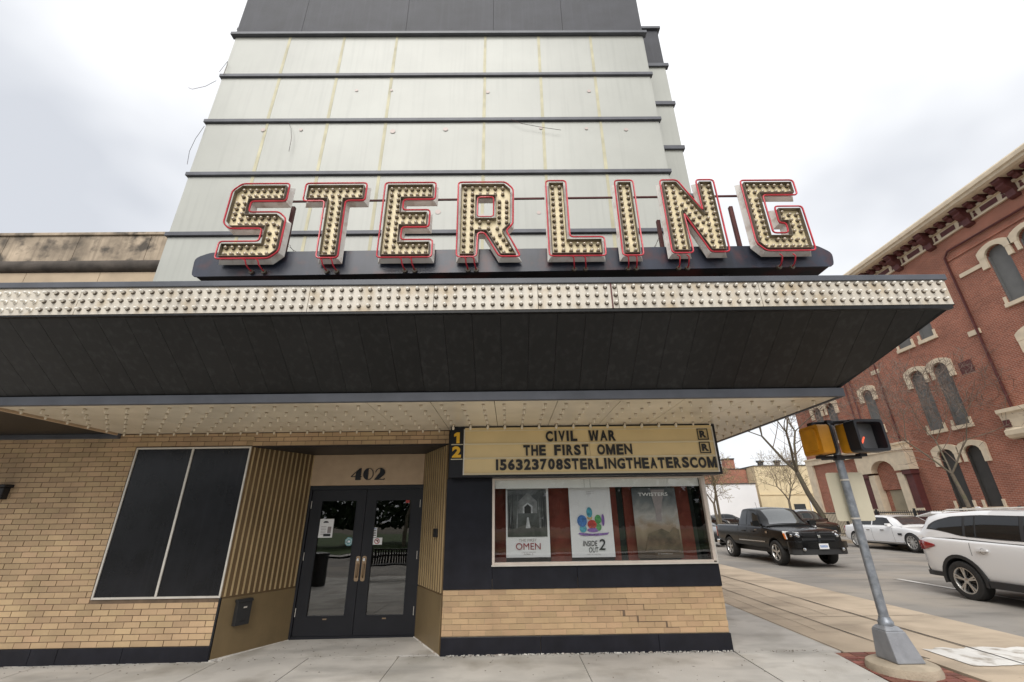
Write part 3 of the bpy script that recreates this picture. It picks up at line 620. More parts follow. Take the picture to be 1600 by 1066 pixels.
# doors
q = MB(); q.box((-3.47,8.02,-.05),(-3.43,8.12,2.26),'doorpaint'); q.box((-1.535,8.02,-.05),(-1.495,8.12,2.26),'doorpaint'); q.box((-3.43,8.022,2.19),(-1.535,8.12,2.258),'doorpaint'); q.box((-3.43,8.03,-.05),(-1.535,8.12,.022),'blackpaint'); q.build('door_frame', th)
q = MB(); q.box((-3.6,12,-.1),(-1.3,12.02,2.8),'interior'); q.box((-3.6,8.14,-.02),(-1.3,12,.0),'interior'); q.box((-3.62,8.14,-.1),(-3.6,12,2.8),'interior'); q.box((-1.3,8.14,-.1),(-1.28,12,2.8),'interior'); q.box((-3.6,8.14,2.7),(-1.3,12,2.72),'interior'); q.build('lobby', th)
for x0, x1, g0, g1, hx in ((-3.426,-2.487,-3.252,-2.636,-2.514),(-2.479,-1.539,-2.316,-1.698,-2.411)):
    q = MB(); y0, y1 = 8.045, 8.09
    q.box((x0,y0,.025),(g0,y1,2.187),'doorpaint'); q.box((g1,y0,.025),(x1,y1,2.187),'doorpaint'); q.box((g0,y0,.025),(g1,y1,.285),'doorpaint'); q.box((g0,y0,2.02),(g1,y1,2.187),'doorpaint')
    d = q.build('door', th)
    q = MB(); q.box((g0,8.064,.285),(g1,8.072,2.02),'doorglass'); q.build('pane', d)
    q = MB()
    for a, b in (((g0,.285),(g0+.012,2.02)),((g1-.012,.285),(g1,2.02)),((g0+.012,.285),(g1-.012,.297)),((g0+.012,2.008),(g1-.012,2.02))): q.box((a[0],8.04,a[1]),(b[0],8.06,b[1]),'blackpaint')
    q.build('glazing_bead', d)
    q = MB(); q.prism(rounded([(hx-.035,.775),(hx+.035,.775),(hx+.035,1.145),(hx-.035,1.145)], .03), 1, 8.036, 8.046, 'brass'); q.lathe([(0,0),(.02,.003),(.022,.012),(.018,.02)], 'chrome', 12, (hx,8.018,1.09), 1)
    q.tube([(hx,8.04,.83),(hx,7.998,.85),(hx,7.99,.9),(hx,7.99,.98),(hx,8.0,1.02),(hx,8.04,1.03)], .011, 'brass', 6); q.build('handle', d, 40)
    for z in (.35,1.15,1.95):
        q = MB(); hxx = x0+.004 if x0 < -3 else x1-.012; q.box((hxx,8.034,z-.06),(hxx+.008,8.046,z+.06),'alu'); q.build('hinge', d)
    q = MB(); q.box(((g0+g1)/2-.03,8.036,.245),((g0+g1)/2+.03,8.044,.262),'brass'); q.build('floor_lock', d)
# things stuck on or hung by the doors
def notice(name, label, cat, x0, x1, z0, z1, k='paper2'):
    q = MB(); q.box((x0,8.054,z0),(x1,8.058,z1),k); o = q.build(name); tag(o, label, cat); return o
o = notice('paper_notice', 'white printed notice taped inside the left entrance door glass', 'notice', -3.235, -3.0, 1.43, 1.722)
q = MB(); q.box((-3.09,8.052,1.5),(-3.03,8.054,1.6),'greyink'); q.box((-3.15,8.052,1.45),(-3.03,8.054,1.49),'ink'); q.prism(arc(0,pi,.045,.03,-3.13,1.66,8), 1, 8.052, 8.054, 'ink')
for i in range(6): q.box((-3.2,8.0525,1.60-i*.024),(-3.115,8.0538,1.606-i*.024),'greyink')
q.build('print', o)['kind'] = 'stuff'
q = MB(); q.prism([(-2.705+.07*cos(a*pi/8)*(1 if a%2 else .93), 1.365+.07*sin(a*pi/8)*(1 if a%2 else .93)) for a in range(16)], 1, 8.054, 8.058, 'ink_decal'); o = tag(q.build('round_decal'), 'round pale teal decal low on the left entrance door glass', 'sticker')
q = MB(); q.lathe([(.045,0),(.045,.002),(.05,.002),(.05,0)], 'paper2', 20, (-2.705,8.05,1.365), 1); q.box((-2.725,8.051,1.35),(-2.685,8.053,1.38),'paper2'); q.build('print', o)['kind'] = 'stuff'
o = notice('hours_sticker', 'narrow white sticker with small print on the right entrance door glass', 'sticker', -2.318, -2.25, 1.425, 1.575)
q = MB()
for i in range(5): q.box((-2.305,8.052,1.55-i*.026),(-2.262,8.0535,1.562-i*.026),'ink_blue' if i == 0 else 'ink')
q.build('print', o)['kind'] = 'stuff'
o = notice('warning_sticker', 'square white sticker with a banned gun symbol in a red circle', 'sticker', -2.318, -2.15, 1.312, 1.418)
q = MB(); q.lathe([(.034,0),(.034,.002),(.044,.002),(.044,0)], 'ink_red', 20, (-2.234,8.05,1.365), 1); q.tube([(-2.262,8.051,1.393),(-2.206,8.051,1.337)], .004, 'ink_red', 4)
q.prism([(-2.258,1.375),(-2.212,1.375),(-2.212,1.385),(-2.258,1.385)], 1, 8.0515, 8.0535, 'ink'); q.prism([(-2.222,1.345),(-2.212,1.345),(-2.214,1.375),(-2.228,1.375)], 1, 8.0515, 8.0535, 'ink'); q.build('print', o)['kind'] = 'stuff'
notice('red_sticker', 'small red square sticker in the top corner of the right door glass', 'sticker', -1.80, -1.735, 1.965, 2.015, 'ink_red')
# letterbox on the left reveal and buzzer on the right reveal
def on_reveal(P, t0, t1, z0, z1, d0, d1, k, top=None):
    q = MB(); p = [P(t0,d0,z0),P(t1,d0,z0),P(t1,d1,z0),P(t0,d1,z0),P(t0,d0,z1),P(t1,d0,z1),P(t1,top or d1,z1),P(t0,top or d1,z1)]; q.hexa(p, k); return q
mroot = empty('letterbox', PL(.27,.014,.33), 'black metal letterbox on the gold panel left of the doors', 'letterbox')
on_reveal(PL, .185, .36, .34, .63, .014, .085, 'plastic').build('box', mroot, bevel=.004)
on_reveal(PL, .175, .37, .63, .665, .014, .10, 'plastic', .07).build('lid', mroot, bevel=.004)
on_reveal(PL, .26, .30, .55, .57, .085, .09, 'alu').build('lock', mroot)
on_reveal(PL, .24, .31, .38, .40, .085, .088, 'black').build('slot', mroot)
br = empty('door_buzzer', PR(.27,.014,1.45), 'small black intercom box on the ribbed gold panel right of the doors', 'intercom')
on_reveal(PR, .22, .34, 1.44, 1.56, .016, .05, 'black').build('box', br, bevel=.005); on_reveal(PR, .25, .28, 1.48, 1.51, .05, .054, 'plastic').build('button', br)
q = MB(); q.box((-7.75,6.9,2.05),(-7.56,7.0,2.22),'black'); q.box((-7.72,6.86,2.22),(-7.52,7.0,2.26),'black')
tag(q.build('wall_light', bevel=.01), 'dark metal fixture on the tan brick at the left edge', 'wall fixture')
# ---- display window
q = MB(); q.box((-.262,6.965,1.068),(-.225,7.05,2.258),'framew'); q.box((2.925,6.965,1.09),(2.965,7.05,2.258),'framew'); q.box((-.225,6.967,1.068),(2.925,7.05,1.105),'framew'); q.box((-.225,6.967,2.235),(2.925,7.05,2.258),'framew'); q.build('display_frame', th, bevel=.004)
b1('display_sill', (-.27,6.94,1.058),(2.97,6.966,1.074),'alu', th)
b1('display_pane', (-.225,7.0,1.105),(1.365,7.006,2.235),'caseglass', th); b1('display_pane', (1.368,7.0,1.105),(2.925,7.006,2.235),'caseglass', th)
q = MB(); q.box((-.26,7.46,1.05),(2.96,7.48,2.26),'darkgreen'); q.box((-.26,7.05,1.06),(2.96,7.46,1.075),'interior'); q.box((-.26,7.05,2.25),(2.96,7.46,2.262),'interior'); q.box((-.28,7.05,1.06),(-.262,7.46,2.26),'interior'); q.box((2.945,7.05,1.06),(2.975,7.9,2.26),'blackpanel'); q.build('display_case', th)
for a, b in ((-.25,-.06),(.62,.94),(1.60,1.70),(1.81,1.98),(2.62,2.86)): b1('curtain', (a,7.40,1.075),(b,7.45,2.2),'curtain', th)
b1('valance', (-.225,7.06,2.115),(1.15,7.075,2.24),'shade', th); b1('valance', (1.155,7.062,2.115),(1.24,7.077,2.24),'shade', th); b1('valance', (1.245,7.06,2.118),(2.92,7.075,2.24),'shade', th)
q = MB(); q.box((2.967,6.98,1.07),(2.99,7.03,2.26),'alu'); q.build('corner_post', th)
# ---- posters in the window
def poster(label, x0, x1, z0, z1, k, y=7.2):
    q = MB(); n = 10; q.grid([[(x0+(x1-x0)*i/n, y+.004*sin(i*1.3+z*3), z) for i in range(n+1)] for z in span(z0,z1,8)], k)
    q.grid([[(x0+(x1-x0)*i/n, y+.008+.004*sin(i*1.3+z*3), z) for i in range(n+1)] for z in (z0,z1)], k)
    return tag(q.build('film_poster', smooth=60), label, 'poster', 'film posters in the display window')
p1 = poster('white bordered poster with a grey misty picture, leftmost in the display window', -.06, .60, 1.15, 2.125, 'paper')
q = MB(); q.box((-.035,7.188,1.43),(.565,7.192,2.105),'art1'); q.build('picture', p1)
q = MB()   # a pale plain house front in mist
for pts, k in (([(.13,1.76),(.42,1.76),(.42,1.93),(.275,2.06),(.13,1.93)],'greyink'),([(.2,1.76),(.35,1.76),(.35,1.86),(.275,1.915),(.2,1.86)],'paper'),([(.225,1.76),(.325,1.76),(.325,1.85),(.275,1.89),(.225,1.85)],'ink'),([(.24,1.55),(.31,1.55),(.285,1.7),(.265,1.7)],'paper')): q = MB(); q.prism(pts, 1, {'greyink':7.186,'paper':7.1845,'ink':7.183}[k], 7.1878, {'greyink':'mist','paper':'mist2','ink':'ink'}[k]); q.build('printed_shape', p1)
q = MB(); write(q,'THE FIRST',.13,.40,1.365,1.40,7.186,'greyink',-.0,.001); write(q,'OMEN',.085,.455,1.255,1.345,7.186,'redink',0,.001); write(q,'ONLY IN THEATERS',.17,.38,1.215,1.228,7.186,'greyink',0,.001); write(q,'APRIL 5',.2,.34,1.185,1.205,7.186,'greyink',0,.001); q.build('lettering', p1)
rnd_ = random.Random(4)
for i in range(12):
    x = rnd_.uniform(-.02,.12) if i % 2 else rnd_.uniform(.43,.555); zt0 = rnd_.uniform(1.95,2.09); w_ = rnd_.uniform(.004,.012); dx_ = rnd_.uniform(-.03,.03)
    q = MB(); q.prism(ccw([(x-w_,1.55),(x+w_,1.55),(max(-.03,min(.56,x+dx_+.002)),zt0),(max(-.03,min(.56,x+dx_-.002)),zt0)]), 1, 7.1855-.0001*i, 7.1879, 'ink' if i % 3 else 'mist'); q.build('printed_trunk', p1)
p2 = poster('plain white poster with a cluster of coloured discs, in the middle of the display window', .92, 1.565, 1.14, 2.125, 'paper')
q = MB()
for x, z, rx, rz, k in ((1.10,1.64,.075,.085,'blue'),(1.22,1.76,.045,.075,'teal'),(1.25,1.59,.07,.065,'red'),(1.345,1.66,.05,.065,'green'),(1.42,1.65,.022,.085,'purple'),(1.11,1.53,.055,.05,'teal'),(1.26,1.51,.09,.03,'purple'),(1.35,1.55,.04,.05,'green'),(1.22,1.685,.04,.03,'ochre')):
    q = MB(); q.prism(arc(0,2*pi*.95,rx,rz,x,z,14), 1, 7.186-random.random()*.003, 7.19, 'ink_'+k); q.build('printed_disc', p2)
q = MB(); q.prism([(1.03,1.46),(1.10,1.435),(1.30,1.43),(1.47,1.445),(1.50,1.475),(1.45,1.47),(1.25,1.46),(1.05,1.475)], 1, 7.185, 7.19, 'ink_purple'); q.build('printed_band', p2)
q = MB(); write(q,'INSIDE',1.09,1.30,1.29,1.365,7.187,'ink',.006,.001,.12); write(q,'OUT',1.17,1.31,1.205,1.275,7.187,'ink',.006,.001,.12); write(q,'2',1.325,1.42,1.235,1.385,7.187,'ink',.01,.001,.15); write(q,'ONLY IN THEATERS',1.14,1.35,1.175,1.187,7.187,'greyink',0,.001)
for z in (2.05,2.02): write(q,'BIG NEWS' if False else 'JUNE 14',1.19,1.31,z,z+.018,7.187,'greyink',0,.001)
q.build('lettering', p2)
p3 = poster('dark stormy poster with a pale twisting cloud, rightmost in the display window', 1.905, 2.585, 1.115, 2.11, 'art3')
q = MB(); q.prism(ccw([(2.20,2.08),(2.42,2.08),(2.36,1.9),(2.33,1.75),(2.32,1.62),(2.24,1.62),(2.24,1.78),(2.22,1.92)]), 1, 7.188, 7.191, 'greyink'); q.build('printed_shape', p3)
for pts in ([(2.02,1.2),(2.45,1.2),(2.5,1.42),(2.3,1.52),(2.1,1.45)],[(2.3,1.2),(2.56,1.2),(2.56,1.5),(2.48,1.54),(2.38,1.42)]): q = MB(); q.prism(ccw(pts), 1, 7.186+.001*(pts[0][0] > 2.2), 7.191, 'stormground'); q.build('printed_shape', p3)
q = MB(); write(q,'TWISTERS',2.0,2.46,1.985,2.035,7.185,'whiteink',.012,.001); write(q,'IN THEATERS JULY',2.2,2.42,1.165,1.178,7.185,'whiteink',0,.001); q.build('lettering', p3)

# ---- stone parapet at the left
for x0, x1 in ((-13,-11.6),(-11.6,-10.2),(-10.2,-8.85),(-8.85,-7.5),(-7.5,-6.1)): b1('stone_block', (x0+.003,7.0,5.0),(x1-.003,7.45,5.99),'stone2', th, .006); b1('stone_block', (x0+.703,7.002,6.24),(x1+.697,7.45,6.80),'stone', th, .006)
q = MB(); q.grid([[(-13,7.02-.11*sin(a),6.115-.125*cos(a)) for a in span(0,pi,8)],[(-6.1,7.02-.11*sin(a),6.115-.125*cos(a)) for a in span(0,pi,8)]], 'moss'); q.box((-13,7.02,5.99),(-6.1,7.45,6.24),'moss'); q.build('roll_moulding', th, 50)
q = MB(); q.box((-13.2,6.97,6.80),(-5.4,7.5,6.865),'stone'); q.build('coping', th, bevel=.01)

# ---- tower
TY = 5.95; tx0, tx1 = -5.54, 2.86
zb_ = [4.7,6.05,7.30,8.55,9.75,10.95]
q = MB(); q.box((tx0+.02,TY+.04,4.2),(tx1-.02,6.66,13.2),'interior'); tw = q.build('tower', th)
fr_ = [0,.135,.267,.395,.611,.7415,.8685,1]
for i in range(5):
    for j in range(7):
        xa, xb = tx0+(tx1-tx0)*fr_[j], tx0+(tx1-tx0)*fr_[j+1]
        q = MB(); z0 = zb_[i]+(.05 if i else 0); z1 = zb_[i+1]-.05
        q.hexa([(xa+.02,TY,z0),(xb-.02,TY,z0),(xb-.02,TY+.03,z0),(xa+.02,TY+.03,z0),(xa+.02,TY+.012,z1),(xb-.02,TY+.012,z1),(xb-.02,TY+.03,z1),(xa+.02,TY+.03,z1)],'towerpanel'); q.build('panel', tw)
        if j:
            ra = random.uniform(-.006,.006); q = MB(); q.hexa([(xa-.03,TY-.004,z0),(xa+.026+ra,TY-.004,z0),(xa+.026,TY+.03,z0),(xa-.03,TY+.03,z0),(xa-.022+ra,TY+.008,z1),(xa+.028,TY+.008,z1),(xa+.028,TY+.03,z1),(xa-.022,TY+.03,z1)],'caulk'); q.build('joint_strip', tw)
for i in range(1,6):
    hh = .04
    q = MB(); q.box((tx0-(.06 if i == 5 else .02),TY-(.06 if i == 5 else .032),zb_[i]-hh),(tx1+(.06 if i == 5 else .03),TY+.06,zb_[i]+hh*(.8)),'towerband' if i < 5 else 'flash'); q.build('band', tw, bevel=.004, seg=1)
for xa, xb in ((tx0+.01,-4.2),(-4.2,-2.05),(-2.05,-.24),(-.24,1.2),(1.2,tx1-.01)): b1('cap_panel', (xa+.003,TY-.01,10.99),(xb-.003,TY+.04,13.2),'towercap', tw)
b1('tower_coping', (tx0-.05,TY-.06,13.2),(tx1+.05,6.7,13.28),'flash', tw)
b1('side_sheet', (tx1-.02,TY+.03,4.2),(tx1,6.66,13.2),'towerpanel', tw); b1('side_sheet', (tx0,TY+.03,4.2),(tx0+.02,6.66,13.2),'towerpanel', tw)
RY = 6.68; rx0, rx1 = -6.13, 3.56; zr = [4.7,6.10,7.36,8.58,9.82,11.0]
q = MB(); q.box((rx0,RY+.04,4.2),(rx1,7.6,12.25),'towerpanel'); tr_ = q.build('tower', th); tr_['label'] = 'shorter white panelled slab set back behind the tower front'
for i in range(5):
    q = MB(); q.box((tx1-.3,RY,zr[i]+.04),(rx1,RY+.035,zr[i+1]-.05),'towerpanel'); q.build('panel', tr_)
for i in range(1,6): b1('band', (tx1-.3,RY-.045,zr[i]-.05),(rx1+(.07 if i == 5 else .04),RY+.06,zr[i]+.04),'towerband' if i < 5 else 'flash', tr_)
b1('cap_panel', (tx1-.3,RY-.01,11.04),(rx1-.01,RY+.03,12.2),'towercap', tr_); b1('tower_coping', (rx0-.05,RY-.06,12.2),(rx1+.05,7.65,12.27),'flash', tr_)
# red glimmer in the glass, painted as flat pink discs, and stray wires
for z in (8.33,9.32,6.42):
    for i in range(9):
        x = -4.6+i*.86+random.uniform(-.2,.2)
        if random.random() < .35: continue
        r = random.uniform(.03,.05); q = MB(); q.lathe([(0,0),(r,.0)], 'pink', 8, (x,TY-.002,z+random.uniform(-.05,.05)), 1); q.build('painted_glint', tw)
def wire(pts, r=.0038): q = MB(); q.tube(pts, r, 'undersign', 5); return q.build('loose_wire', tw)
wire([(tx0-.02,TY-.05,9.8),(tx0+.07,TY-.05,10.1),(tx0+.1,TY-.06,10.0),(tx0+.08,TY-.05,9.72)]); wire([(tx0-.05,TY-.02,9.6),(tx0-.2,TY-.04,9.42),(tx0-.42,TY-.05,9.33),(tx0-.5,TY-.05,9.37)]); wire([(tx0+.03,TY-.03,8.4),(tx0-.05,TY-.03,8.1),(tx0-.08,TY-.03,7.8),(tx0-.04,TY-.03,7.5)])
wire([(-4.0,TY-.05,8.5),(-3.9,TY-.06,8.3),(-3.85,TY-.06,8.05),(-3.84,TY-.06,7.75)]); wire([(.1,TY-.05,8.5),(.3,TY-.06,8.38),(.7,TY-.06,8.28),(1.0,TY-.06,8.22)], .004)

# ================================================================ CANOPY
cp = empty('marquee_canopy', (-1,5.1,3.0), 'black sloped canopy with a strip of bulbs along its edge and a cream bulb-lit soffit', 'canopy')
FY, SY = 4.2, 5.1; sx0, sx1, ex = -6.15, 4.03, 4.84; ZS = 3.01; zb0, zb1, zt1 = 3.74, 3.78, 4.07
XL = -10
# soffit panels
xs = [-6.15,-5.6]; x = -5.6
while x < 3.9: x = min(x+.775, sx1-.03); xs.append(x)
for a, b in zip(xs, xs[1:]):
    if a >= 2.9: y1 = 10
    else: y1 = 6.998
    if a < 2.98 < b and y1 < 7: b1('soffit_panel', (a+.004,SY+.04,ZS),(b-.004,6.975,ZS+.03),'soffit', cp)
    else: b1('soffit_panel', (a+.004,SY+.04,ZS),(b-.004,y1,ZS+.03),'soffit', cp)
for a, b in ((7.01,8.2),(8.208,10)): b1('soffit_panel', (3.0,a,ZS+.001),(3.28,b,ZS+.03),'soffit', cp)
q = MB(); q.box((-10,SY+.3,ZS+.035),(2.98,6.99,4.0),'interior'); q.box((-10,FY+.15,4.0),(2.98,6.99,4.10),'roofing'); q.box((2.99,4.4,4.0),(ex-.1,10,4.1),'roofing'); q.box((3.0,SY+.3,ZS+.035),(sx1-.2,10,4.0),'interior'); q.build('deck', cp)
q = MB(); q.box((XL,SY-.02,ZS-.01),(sx1+.02,SY+.04,ZS+.095),'flash'); q.box((sx1-.025,SY+.04,ZS-.012),(sx1+.021,10,ZS+.094),'flash'); q.build('soffit_trim', cp, bevel=.004)
b1('soffit_edge', (sx0-.035,SY+.04,ZS-.03),(sx0-.004,6.99,ZS+.03),'lintel', cp)
b1('black_soffit', (XL,SY+.04,ZS-.012),(sx0-.037,6.94,ZS+.03),'fascia', cp); b1('soffit_ledge', (XL,6.93,ZS-.075),(sx0-.0,6.998,ZS+.03),'flash', cp, .004)
# sloped fascia panels, front and side
x = XL; pw = .31
def hip(t): return sx1+.0+(ex-sx1)*t
while x < ex:
    a, b = x+.0018, x+pw-.0018
    lo0, lo1 = min(a,sx1), min(b,sx1); q = MB(); zt_ = lambda X_: zb0+(zb1-zb0)*(X_-XL)/(ex-XL)
    if b <= sx1: pts = [(a,SY-.005,ZS+.10),(b,SY-.005,ZS+.10),(b,FY+.03,zt_(b)),(a,FY+.03,zt_(a))]
    else:
        ta = max(0,(a-sx1)/(ex-sx1)); tb = min(1,(b-sx1)/(ex-sx1)); Z = lambda t, X_: ZS+.10+(zt_(X_)-ZS-.10)*t; Y = lambda t: SY-.005+(FY+.03-SY+.005)*t
        bb = min(b, ex-.012); pts = [(a,Y(ta),Z(ta,a)),(bb,Y(tb),Z(tb,bb)),(bb,FY+.03,zt_(bb)),(a,FY+.03,zt_(a))] if ta < 1 else None
    if pts:
        up_ = Vector((0,.02,.02)); q.add(pts+[tuple(Vector(p)+up_) for p in pts], [(0,1,2,3),(7,6,5,4),(0,4,5,1),(1,5,6,2),(2,6,7,3),(3,7,4,0)], 'fascia'); q.build('fascia_panel', cp)
    x += pw
q = MB(); q.add([(XL,SY+.03,ZS+.12),(sx1+.0,SY+.03,ZS+.12),(ex-.02,FY+.06,zb1+.03),(XL,FY+.06,zb0+.03)],[(0,1,2,3)],'black'); q.build('fascia_backing', cp)
y = FY
while y < 10:
    a, b = y+.0025, y+.3075
    ta = max(0, 1-(a-FY)/(SY-FY)); tb = max(0, 1-(b-FY)/(SY-FY)); q = MB()
    Z = lambda t: ZS+.10+(zb1-ZS-.10)*t
    pts = [(ex-.012,a,zb1),(ex-.012,b,zb1),(sx1+.012+(ex-sx1)*tb,b,Z(tb)),(sx1+.012+(ex-sx1)*ta,a,Z(ta))]
    up_ = Vector((-.02,0,.02)); q.add(pts+[tuple(Vector(p)+up_) for p in pts], [(0,1,2,3),(7,6,5,4),(0,4,5,1),(1,5,6,2),(2,6,7,3),(3,7,4,0)], 'fascia'); q.build('fascia_panel', cp)
    y += .31
q = MB(); q.box((XL,FY+.005,zb0-.005),(ex-.02,FY+.06,zb0+.06),'fascia'); q.build('drip_edge', cp)
# bulb strip
seg = [XL,-6.5,-4.62,-2.15,-.80,.33,1.13,1.20,2.76,4.35,ex]
for a, b in zip(seg, seg[1:]):
    za, zb2 = (zb0+(zb1-zb0)*(X_-XL)/(ex-XL) for X_ in (a,b)); q = MB()
    q.hexa([(a+.003,FY,za),(b-.003,FY,zb2),(b-.003,FY+.03,zb2),(a+.003,FY+.03,za),(a+.003,FY,zt1),(b-.003,FY,zt1),(b-.003,FY+.03,zt1),(a+.003,FY+.03,zt1)],'bulbstrip'); q.build('bulb_panel', cp)
q = MB(); q.box((ex-.035,FY+.032,zb1),(ex-.003,10,zt1),'bulbstrip'); q.build('bulb_panel', cp)
q = MB(); q.box((XL,FY-.022,zt1+.002),(ex+.02,FY+.4,zt1+.07),'flash'); q.box((ex-.35,FY+.4,zt1+.001),(ex+.019,10,zt1+.069),'flash'); q.build('cap_flashing', cp, bevel=.006)
q = MB(); q.box((1.125,FY-.006,zb0+.03),(1.14,FY,zt1),'rust'); q.box((1.185,FY-.006,zb0+.03),(1.197,FY,zt1),'rust') if False else None; q.v and q.build('strip_joint', cp)
# bulbs
q = MB(); q.lathe([(.021,0),(.024,.006),(.016,.012)],'socket',8,(0,0,0),1)
bl = q
def bulb_mesh(r, k, sock=.022, ln=.05, n=8):
    q = MB(); q.lathe([(sock,0.0),(sock,-.008),(sock*.6,-.014)],'softsocket' if k == 'bulbsoffit' else 'socket',n,(0,0,0),1)
    q.lathe([(sock*.55,-.012),(r*.85,-.012-ln*.3),(r,-.012-ln*.55),(r*.8,-.012-ln*.85),(r*.4,-.012-ln),(0,-.012-ln*1.03)],k,n,(0,0,0),1)
    return q.mesh('bulb', 50)
bF = bulb_mesh(.0165,'bulbwhite',.024,.038); bL = bulb_mesh(.022,'bulbclear',.025,.036); bS = bulb_mesh(.015,'bulbsoffit',.022,.045)
fb = []
x = -9.9
while x < ex-.05:
    za = zb0+(zb1-zb0)*(x-XL)/(ex-XL)
    for r_ in range(3): fb.append((x+ (0 if r_ % 2 == 0 else .004), FY, za+.058+r_*.098, 0))
    x += .1025
y = FY+.08
while y < 6:
    for r_ in range(3): fb.append((ex-.003, y, zb1+.055+r_*.098, 1))
    y += .1025
fb.sort(key=lambda p: (p[0] < -5.7, p[3] and p[1] > 4.6, abs(p[0])))
extra = MB()
for i, (x, y, z, sd_) in enumerate(fb):
    if i < 300: pin('fascia_bulb', bF, (x,y,z), cp, rot=(random.uniform(-.1,.1),0,pi/2 if sd_ else 0))
    else:
        for k_ in (0,): extra.add([(x+v.co.x,y+v.co.y,z+v.co.z) if not sd_ else (x-v.co.y,y+v.co.x,z+v.co.z) for v in bF.vertices], [tuple(p.vertices) for p in bF.polygons], 'bulbwhite')
o = extra.build('fascia_bulbs', cp, 50); o['kind'] = 'stuff'
cnt = 0
x = -6.0
while x < sx1-.05:
    for r_ in range(20):
        y = 5.32+r_*.31
        if y > (6.9 if x < 3.05 else 9.9): break
        if cnt < 300 and not (x > -.95 and x < 3.1 and 6.6 < y < 7): pin('soffit_bulb', bS, (x,y,ZS), cp, rot=(pi/2+random.uniform(-.12,.12),random.uniform(-.12,.12),0)); cnt += 1
    x += .2583
# ================================================================ READER BOARD
rb = empty('reader_board', (1.1,6.8,2.3), 'cream reader board with black film titles between black end panels', 'sign')
RB = 6.72
q = MB(); q.box((-.895,RB+.03,2.262),(3.165,6.985,2.998),'blackpaint'); q.build('cabinet', rb, bevel=.005)
q = MB(); q.box((-.895,RB-.012,2.985),(3.165,RB+.03,3.003),'blackpaint'); q.box((-.895,RB-.012,2.262),(3.165,RB+.03,2.292),'blackpaint'); q.box((3.128,RB-.01,2.292),(3.165,RB+.03,2.985),'blackpaint'); q.build('frame', rb)
q = MB(); q.box((-.895,RB-.005,2.292),(-.69,RB+.03,2.985),'blackpaint'); q.build('number_panel', rb)
q = MB()
for a, b in (((-.69,2.292),(-.674,2.965)),((3.112,2.292),(3.128,2.965))): q.box((a[0],RB-.012,a[1]),(b[0],RB+.03,b[1]),'alu')
q.box((-.674,RB-.012,2.948),(3.112,RB+.03,2.985),'readcream'); q.box((-.674,RB-.012,2.292),(3.112,RB+.03,2.312),'rail'); q.build('trim', rb)
zr_ = [2.312,2.535,2.745,2.948]
for i in range(3):
    for a, b in ((-.674,1.22),(1.223,3.112)): b1('panel', (a,RB+.005,zr_[i]+.004),(b,RB+.03,zr_[i+1]-.004),'readcream', rb)
for z in (2.312,2.522,2.535,2.733,2.745,2.94): b1('rail', (-.674,RB-.012,z-.005),(3.112,RB+.004,z+.006),'rail', rb)
for z in (2.737,2.52): b1('divider', (-.875,RB-.01,z-.006),(-.70,RB-.005,z+.006),'signback', rb)
for ch, z in (('1',2.755),('2',2.545)):
    q = MB()
    if ch == '1': q.prism(ccw([(-.80,z),(-.752,z),(-.752,z+.165),(-.80,z+.165),(-.838,z+.138),(-.838,z+.10),(-.80,z+.112)]), 1, RB-.013, RB-.005, 'yellow')
    else: write(q, ch, -.86, -.725, z, z+.165, RB-.005, 'yellow', .05, .008)
    q.build('number', rb)
wd = {'I':.42,'1':.42,'M':1.22,'W':1.3,'N':1.05,'O':1.05,'C':1.0,'G':1.05}
def line(text, x0, x1, z0, z1):
    tot = sum(wd.get(c,.92)+.16 for c in text)-.16; u = (x1-x0)/tot; x = x0
    for c in text:
        ww = wd.get(c,.92)*u; j = random.uniform(-.003,.003); q = MB(); a = x; b = x+ww
        if c in 'I1': q.box((x+ww*.1,RB-.012,z0+j),(x+ww*.85,RB-.006,z1+j),'ink')
        else: write(q, c, a, b, z0+j, z1+j, RB-.006, 'ink', {'N':.03}.get(c,.044), .005, random.uniform(-.02,.02))
        q.build('letter', rb); x += ww+.16*u
line('CIVIL', .56, 1.04, 2.767, 2.925); line('WAR', 1.215, 1.63, 2.767, 2.925)
line('THE', .215, .553, 2.56, 2.715); line('FIRST', .68, 1.20, 2.56, 2.715); line('OMEN', 1.33, 1.86, 2.56, 2.715)
line('156323708STERLINGTHEATERSCOM', -.205, 3.10, 2.352, 2.51)
for x0, z0 in ((2.885,2.765),(2.885,2.565)):
    q = MB(); x1, z1 = x0+.165, z0+.17
    for a, b in (((x0,z0),(x1,z0+.014)),((x0,z1-.014),(x1,z1)),((x0,z0+.014),(x0+.014,z1-.014)),((x1-.014,z0+.014),(x1,z1-.014))): q.box((a[0],RB-.012,a[1]),(b[0],RB-.005,b[1]),'ink')
    write(q, 'R', x0+.035, x1-.03, z0+.032, z1-.032, RB-.005, 'ink', .05, .006); q.build('rating_plate', rb)
for i in range(14):
    x = -.85+i*.262; q = MB(); q.lathe([(.012,0),(.02,-.02),(.022,-.045),(.012,-.06),(0,-.062)],'bulbsoffit',8,(x,RB-.06,ZS)); q.lathe([(.024,0),(.024,-.012)],'socket',8,(x,RB-.06,ZS)); q.build('soffit_bulb', cp, 50)
